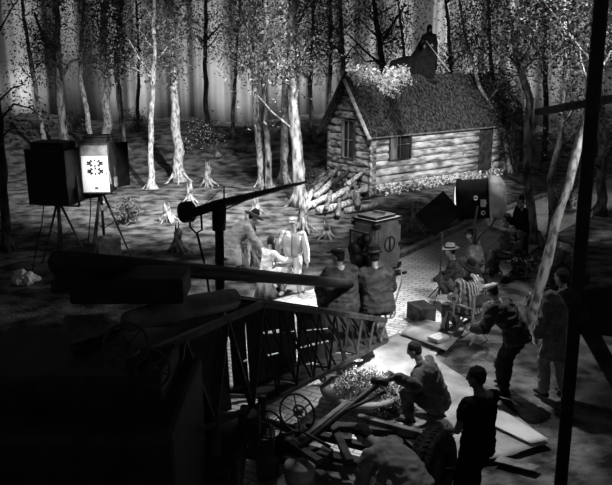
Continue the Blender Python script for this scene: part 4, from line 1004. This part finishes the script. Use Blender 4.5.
# round tub with flowers
b0 = G(362, 402); tb = empty('flower_tub', b0+V((0, 0, .04)), 0, 'round shallow tub filled with small white flowers', 'flower tub')
mb = MB(); mb.lathe([(.001, .0), (.42, .0), (.50, .16), (.60, .17), (.60, .20), (.48, .20), (.46, .12), (.001, .12)], None, 40); mb.build('tub', M['canvas'], tb, True)
rn = random.Random(2); pts = []
for i in range(240):
    a = rn.uniform(0, 6.28); r = .43*math.sqrt(rn.random()); pts.append(V((math.cos(a)*r+.05, math.sin(a)*r, .16+rn.uniform(0, .22)*(1-r))))
leaves(pts, 2200, .03, .022, 3).build('foliage', M['leaf'], tb); leaves([p+V((0, 0, .05)) for p in pts], 900, .03, .016, 5).build('blossom', M['blossom'], tb)
b0 = G(398, 418); o = empty('flower_clump', b0+V((0, 0, .04)), 0, 'spill of white flowers right of the tub behind the lever', 'flowers')
pts = [V((rn.uniform(-.28, .22), rn.uniform(-.15, .2), rn.uniform(.03, .22))) for _ in range(80)]
leaves(pts, 800, .03, .022, 13).build('foliage', M['leaf'], o); leaves(pts, 300, .03, .016, 15).build('blossom', M['blossom'], o)

# ================================================================== DOLLY in the foreground
dl = empty('crane_dolly', V((1.0, 7.1, 0)), 0, 'dark timber dolly frame with one fat rubber tyre', 'dolly'); c0 = dl.location.copy(); q = lambda px, py, z: G(px, py, z)-c0
def beam(a, b, z0, z1, w_, h_, m='wood_dark', nm='beam'):
    mb = MB(); mb.bar(q(a[0], a[1], z0), q(b[0], b[1], z1), w_, h_); mb.build(nm, M[m], dl, bevel=.01)
beam((300, 424), (440, 436), .38, .38, .12, .10); beam((236, 436), (420, 478), .30, .30, .14, .12); beam((255, 420), (400, 455), .36, .36, .10, .08)
beam((240, 452), (370, 470), .26, .26, .12, .10); beam((280, 436), (320, 462), .42, .42, .09, .07); beam((330, 420), (350, 462), .42, .42, .09, .07)
beam((358, 418), (440, 440), .44, .44, .08, .10, 'wood_mid'); beam((300, 440), (345, 405), .46, .5, .07, .06, 'wood_mid')
mb = MB(); mb.loft([q(300, 448, .45), q(345, 410, .62), q(378, 384, .80), q(398, 376, .86)], [.035, .04, .04, .03], None, 10); mb.loft([q(372, 380, .84), q(388, 383, .84)], [.05, .05], None, 10); mb.build('lever', M['iron'], dl, True)
mb = MB(); mb.loft([q(345, 411, .66), q(385, 392, .70)], [.022, .022], None, 8); mb.build('lever', M['iron'], dl, True)
mb = MB()
for (a, b_) in ((262, 445), (300, 430), (345, 440), (385, 445), (325, 455)): mb = MB(); mb.box(q(a, b_, .38), (.16, .14, .12), Matrix.Rotation(a*.1, 3, 'Z')); mb.build('bracket', M['iron'], dl, bevel=.01)
mb = MB(); mb.loft([q(270, 440, .5), q(300, 430, .55), q(330, 447, .5)], [.02]*3, None, 8); mb.build('hose', M['iron'], dl, True)
Rt = .42; tc = q(433, 466, Rt+.06); axn = V((.80, -.60, .10)).normalized(); mt = Matrix.Translation(tc) @ axn.to_track_quat('Z', 'Y').to_matrix().to_4x4()
mb = MB(); pr = []
for i in range(13):
    a = -PI/2+PI*i/12; pr.append((Rt-.12+.12*math.cos(a)**.6 if math.cos(a) > 0 else Rt-.12, .12*math.sin(a)))
mb.lathe([(.16, -.10)]+pr+[(.16, .10)], mt, 48); ty = mb.build('tyre', M['rubber'], dl, True)
mb = MB()
for i in range(44): 
    for s in (-1, 1):
        a = 2*PI*i/44; p = mt @ V((math.cos(a)*(Rt+.001), math.sin(a)*(Rt+.001), s*.045)); mb.box(p, (.008, .02, .07), (mt.to_3x3() @ Matrix.Rotation(a, 3, 'Z') @ Matrix.Rotation(s*.5, 3, 'X')))
mb.build('tread', M['rubber'], ty)
mb = MB(); mb.lathe([(.001, -.06), (.10, -.06), (.165, -.09), (.165, .09), (.10, .06), (.001, .06)], mt, 24); mb.build('hub', M['iron'], dl, True)
mb = MB(); mb.loft([tc, q(400, 452, .38)], [.035, .035], None, 8); mb.loft([tc+V((.1, -.05, 0)), q(478, 470, .30)], [.02, .02], None, 8); mb.build('axle', M['iron'], dl, True)
# bin on the floor at the very bottom
for (px, py, r, lb, m_) in ((300, 478, .17, 'grey round canister on the canvas at the bottom edge', 'canvas'), (268, 472, .13, 'dark round canister left of the grey one at the bottom edge', 'cloth_mid')):
    mb = MB(); mb.lathe([(.001, 0), (r, 0), (r*1.05, .22), (r*.96, .25), (.001, .27)], None, 24); o = mb.build('canister', M[m_], smooth=True); o.location = G(px, py+8)+V((0, 0, .05)); tag(o, lb, 'canister')

# ================================================================== RIGHT FOREGROUND SCAFFOLD
sc = empty('scaffold', V((P(560, 480, 5.2).x, 5.2, 0)), 0, 'dark scaffold post with plank and panel at the right edge', 'scaffold'); c0 = sc.location.copy(); q = lambda px, py, Y=5.2: P(px, py, Y)-c0
mb = MB(); a, b_ = q(561, 480), q(593, 100); b_ = a+(b_-a)*1.45; a = a+(a-b_)*(a.z/(b_.z-a.z)); mb.loft([a, (a+b_)/2, b_], [.052, .052, .05], None, 12); mb.build('post', M['black'], sc, True)
mb = MB(); mb.bar(q(540, 112, 6.4), q(640, 94, 5.6), .16, .06); mb.build('plank', M['wood_mid'], sc, bevel=.01)
mb = MB(); mb.bar(q(566, 290), q(650, 440, 5.0), .12, .09, V((0, 1, 0))); mb.build('brace', M['wood_dark'], sc, bevel=.01)
mb = MB(); mb.box(q(606, 312, 5.3), (.58, .05, .40), Matrix.Rotation(R(5), 3, 'Y')); mb.build('panel', M['black'], sc, bevel=.01)
mb = MB(); mb.bar(q(572, 292), q(640, 286), .05, .04); mb.build('rail', M['wood_dark'], sc, bevel=.005)
mb = MB(); mb.box(V((a.x, a.y, .02)), (.35, .35, .05)); mb.build('foot_plate', M['iron'], sc)

# director's chairs
def chair(loc, rz, label, m='wood_pale'):
    o = empty('folding_chair', loc, R(rz), label, 'chair')
    mb = MB(); mb.box((0, 0, .46), (.46, .42, .025)); mb.build('seat', M['cloth_mid'], o, bevel=.008)
    mb = MB(); mb.box((0, -.22, .80), (.50, .02, .18)); mb.build('backrest', M['cloth_mid'], o, bevel=.006)
    for s in (-1, 1):
        mb = MB(); mb.bar((s*.25, -.24, .66), (s*.25, .22, .66), .055, .025); mb.build('armrest', M[m], o, bevel=.006)
        for y in (-.22, .18): mb = MB(); mb.bar((s*.24, y, .46 if y > 0 else .46), (s*.24, y, .9 if y < 0 else .65), .03, .035, V((0, 1, 0))); mb.build('upright', M[m], o)
        for y in (-.2, .2): mb = MB(); mb.bar((s*.24, y, .46), (-s*.24, y+.0+s*.012, .0), .03, .03, V((0, 1, 0))); mb.build('leg', M[m], o)
    return o

# ================================================================== PEOPLE
def at(px, py): g = G(px, py); g.z = .015; return g
def tolocal(loc, rz, p): return tuple(Matrix.Rotation(-R(rz), 3, 'Z') @ (V(p)-V(loc)))
# players
g = TG(293, 293); person('person in a silver padded suit, arms hanging, standing by the small stump', g, 172, 1.74, pelvis=(0, -.05, .76), lean=-5, head=(0, 8), feet=[(-.19, .14, 0), (.20, .10, 0)],
    hands=[(-.36, .20, .60), (.36, .20, .62)], elbow=((-1, -.3, 0), (1, -.3, 0)), top='silver', bottom='silver', hair=None, hat=('cap', 'silver'), shoes='silver', bulk=1.05, torso_barrel=True)
g = TG(266, 296); person('person with dark braids in a white apron dress, seated on a low stump facing right', g, -55, 1.58, pelvis=(0, 0, .50), lean=14, head=(0, 12), feet=[(-.12, .42, 0), (.08, .38, 0)],
    hands=[(-.1, .5, .62), (.16, .52, .70)], knee=((0, .6, 1), (0, .6, 1)), top='cloth_white', bottom='cloth_light', skirt='cloth_white', braids=True, bulk=.86)
g = TG(266, 296); mb = MB(); mb.loft([V((0, 0, 0)), V((0, 0, .2)), V((0, 0, .42))], [.26, .19, .18], None, 14, .5); o = mb.build('tree_stump', M['bark_mid'], smooth=True); o.location = g; tag(o, 'low stump used as a seat by the person in the white apron', 'stump', 'gnarled stumps in the glade')
g = TG(243, 282); person('person in a loose pale coat and dark wide-brimmed hat, bending right', g, -75, 1.78, pelvis=(0, -.22, .88), lean=46, head=(-8, 34), feet=[(-.14, -.1, 0), (.12, .14, 0)],
    hands=[(-.12, .52, .62), (.12, .50, .60)], top='cloth_grey', bottom='cloth_mid', hat=('wide', 'cloth_black'), coat=.24, bulk=1.25, group=None)
# cloaked figure on the ridge
rp = loc2w((V((425, 0, 0)).x-0)*0+ (0), Dw/2, 0)
best = min(range(0, 200), key=lambda i: abs((lambda p: 306+F*p.x/((p.y*math.cos(TILT)+(CAM_H-p.z)*math.sin(TILT))))(loc2w(Lw*i/200, Dw/2, ridge))-427))
rp = loc2w(Lw*best/200, Dw/2, ridge+.13)
pr_ = person('person in a long black hooded cloak standing on the cottage ridge', rp, 172, 1.85, lean=4, head=(10, 10), top='cloth_black', bottom='cloth_black', hair=None, hood=True, hands=[(-.16, .38, 1.15), (.20, .36, 1.1)], coat=.2)
mb = MB(); cl = []
for k, (z, rx, ry, ox) in enumerate([(1.60, .13, .10, 0), (1.48, .27, .17, 0), (1.2, .34, .22, .03), (.85, .44, .28, .08), (.5, .58, .33, .20), (.22, .76, .38, .37), (.0, 1.0, .42, .60), (-.15, 1.02, .42, .61)]):
    cl.append((V((ox, -.05, z)), (rx, ry)))
mb.loft([c[0] for c in cl], [c[1] for c in cl], V((1, 0, 0)), 32, .25); mb.build('cloak', M['cloth_black'], pr_, True)
st = MB(); st.loft([V((.12, .48, 1.30)), V((-.33, .55, .75)), V((-.85, .60, .12))], [.016, .014, .02], None, 8); so = st.build('walking_stick', M['wood_pale'], smooth=True)
so.location = rp; so.rotation_euler = (0, 0, R(172)); tag(so, 'thin pale stick held by the cloaked person on the roof', 'stick')

# crane riders
pz = lambda s, dz: V((s.x, s.y, s.z+dz))
def rider(s, **k):
    d = dict(pelvis=(0, 0, .52), feet=[(-.12, .40, .10), (.14, .38, .10)], hands=[(-.18, .48, .62), (.20, .46, .66)], knee=((-.2, .5, 1), (.2, .5, 1))); d.update(k.pop('pose', {}))
    return person(loc=V((s.x, s.y, s.z-.44)), **d, **k)
rider(s1, label='broad man in dark jacket and black cap riding the crane, left seat', rz=22, S=1.84, lean=10, head=(35, 8), top='cloth_ink', bottom='cloth_dark', hat=('cap', 'cloth_black'), collar='cloth_light', bulk=1.42)
rider(s2, label='man in dark jacket and black felt hat riding the crane, right seat', rz=16, S=1.82, lean=18, head=(0, 16), top='cloth_ink', bottom='cloth_dark', hat=('fedora', 'cloth_black'), bulk=1.3)
# crew beside the road
person('crouching man in a straw hat with a dark band, facing left', at(452, 299), 70, 1.74, lean=18, head=(0, 12), top='cloth_dark', bottom='cloth_mid', hat=('straw', 'straw'), sleeves=True, **dict(squat(.30), hands=[(-.10, .34, .40), (.12, .32, .38)]))
person('man in a pale shirt and small dark cap seated left of the lamp stand', at(476, 290), 62, 1.70, lean=14, head=(20, 14), top='cloth_grey', bottom='cloth_dark', hat=('cap', 'cloth_dark'), **sit(.40))
chair(at(476, 290)+V((.0, -.02, -.015)), 62, 'folding chair under the man in the small dark cap', 'wood_dark')
g = at(469, 338); person('person in a striped coat and round black hat, seated with back to the camera', g, 40, 1.72, lean=16, head=(0, -22), top='striped', bottom='striped', hat=('wide', 'cloth_black'), coat=.0, bulk=1.12, **sit(.47))
chair(g+V((.0, -.02, -.015)), 40, 'folding chair with pale armrests under the black-hatted person')
person('man in a pale cap and dark jacket leaning on the chair back', at(502, 392), 42, 1.74, pelvis=(0, -.16, .90), lean=44, head=(10, 30), feet=[(-.14, -.12, 0), (.16, .06, 0)], hands=[(-.25, .40, .92), (.2, .46, .90)], top='cloth_ink', bottom='cloth_black', hat=('cap', 'cloth_light'), collar='cloth_white', bulk=1.12)
g = at(505, 278); person('bareheaded man in a grey shirt reaching up behind the lamp drum', g, 50, 1.74, pelvis=(0, 0, .62), lean=6, head=(0, 0), feet=[(-.12, .34, 0), (.14, .3, 0)], hands=[(-.2, .42, 1.25), (.22, .2, .8)], knee=((-.1, 1, .6), (.1, 1, .6)), top='cloth_mid', bottom='cloth_mid')
chair(g+V((.0, -.02, -.015)), 50, 'folding chair under the bareheaded man behind the lamp', 'wood_dark')
g = at(520, 258); person('dark-haired man in a black coat seated high behind the arc lamp', g, 95, 1.76, lean=8, head=(0, 8), top='cloth_black', bottom='cloth_grey', collar='cloth_grey', **sit(.62, reach=.36))
mb = MB(); mb.lathe([(.001, 0), (.2, 0), (.16, .5), (.19, .60), (.001, .62)], None, 16); o = mb.build('stool', M['wood_dark'], smooth=True); o.location = g-V((0, 0, .012)); tag(o, 'dark stool under the man in the black coat', 'stool')
g = at(572, 292); person('man in a short dark jacket bent forward beyond the leaning white trunk', g, 72, 1.76, lean=42, head=(0, 34), top='cloth_mid', bottom='cloth_dark', bulk=1.1, pelvis=(0, 0, .52), feet=[(-.13, .38, 0), (.13, .36, 0)], hands=[(-.12, .62, .52), (.14, .62, .5)], knee=((-.2, .5, 1), (.2, .5, 1)))
mb = MB(); mb.box((0, 0, .21), (.5, .4, .42)); o = mb.build('wooden_crate', M['wood_dark'], bevel=.01); o.location = g-V((0, 0, .012)); o.rotation_euler = (0, 0, .4); tag(o, 'dark wooden crate under the man bent beyond the white trunk', 'crate')
person('man in a knee-length grey coat with white collar standing at the right', at(554, 396), 20, 1.86, lean=6, side=4, head=(20, 12), feet=[(-.17, .02, 0), (.12, -.06, 0)], hands=[(-.30, .12, .86), (.24, .20, .95)], top='cloth_mid', bottom='cloth_grey', coat=.20, collar='cloth_white', bulk=1.12)
# foreground hands
person('squatting man in a grey pullover with one hand on the lever', at(427, 424), 62, 1.76, pelvis=(0, -.12, .36), lean=30, head=(6, 26), feet=[(-.14, .20, 0), (.18, -.12, 0)], hands=[tolocal(at(427, 424), 62, G(396, 377, .84)), tolocal(at(427, 424), 62, G(407, 387, .60))], knee=((-.3, 1, .8), (.3, 1, .4)), top='cloth_mid', bottom='cloth_dark', collar='cloth_white', bulk=1.1)
person('man in a grey undershirt bent double over the dolly', V((1.02, 5.85, .01)), 42, 1.72, pelvis=(0, 0, .80), lean=76, head=(0, 75), feet=[(-.15, -.1, 0), (.16, .05, 0)], hands=[(-.42, .45, .42), (.2, .62, .40)], top='cloth_grey', bottom='cloth_dark', knee=((-.2, 1, .2), (.2, 1, .2)), bulk=1.02)
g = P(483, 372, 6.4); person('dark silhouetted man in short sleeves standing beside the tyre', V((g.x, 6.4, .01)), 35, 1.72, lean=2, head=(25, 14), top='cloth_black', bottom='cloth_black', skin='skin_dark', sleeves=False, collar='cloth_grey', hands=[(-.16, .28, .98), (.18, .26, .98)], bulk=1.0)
g = G(26, 284); mb = MB(); mb.ell((0, 0, .12), (.30, .2, .14)); mb.ell((-.1, .05, .24), (.16, .12, .10)); o = remesh(mb, .02, .06, 7).build('cloth_heap', M['canvas_pale'], smooth=True); o.location = g; tag(o, 'crumpled pale cloth on the ground at the left edge', 'cloth')
g = G(66, 290); mb = MB(); mb.box((0, 0, .12), (.5, .36, .24)); mb.box((0, 0, .26), (.52, .38, .03)); o = mb.build('cable_box', M['cloth_dark'], bevel=.01); o.location = g; tag(o, 'dark box on the ground left of the crane tube end', 'box')
# dim figure-like coat and clutter lower left / right
c = P(104, 455, 5.6); o = empty('tool_bag', V((c.x, c.y, 0)), 0, 'dim canvas tool bag standing left of the strapped bundle', 'bag')
mb = MB(); mb.loft([V((0, 0, .0)), V((0, 0, .3)), V((0, 0, c.z-.1)), V((.02, 0, c.z+.1))], [(.20, .14), (.22, .15), (.19, .13), (.10, .06)], V((1, 0, 0)), 20, .5); mb.build('bag', M['cloth_dark'], o, True)
mb = MB(); mb.torus((.02, 0, c.z+.12), .06, .012, (0, 1, 0)); mb.build('handle', M['cloth_mid'], o, True)
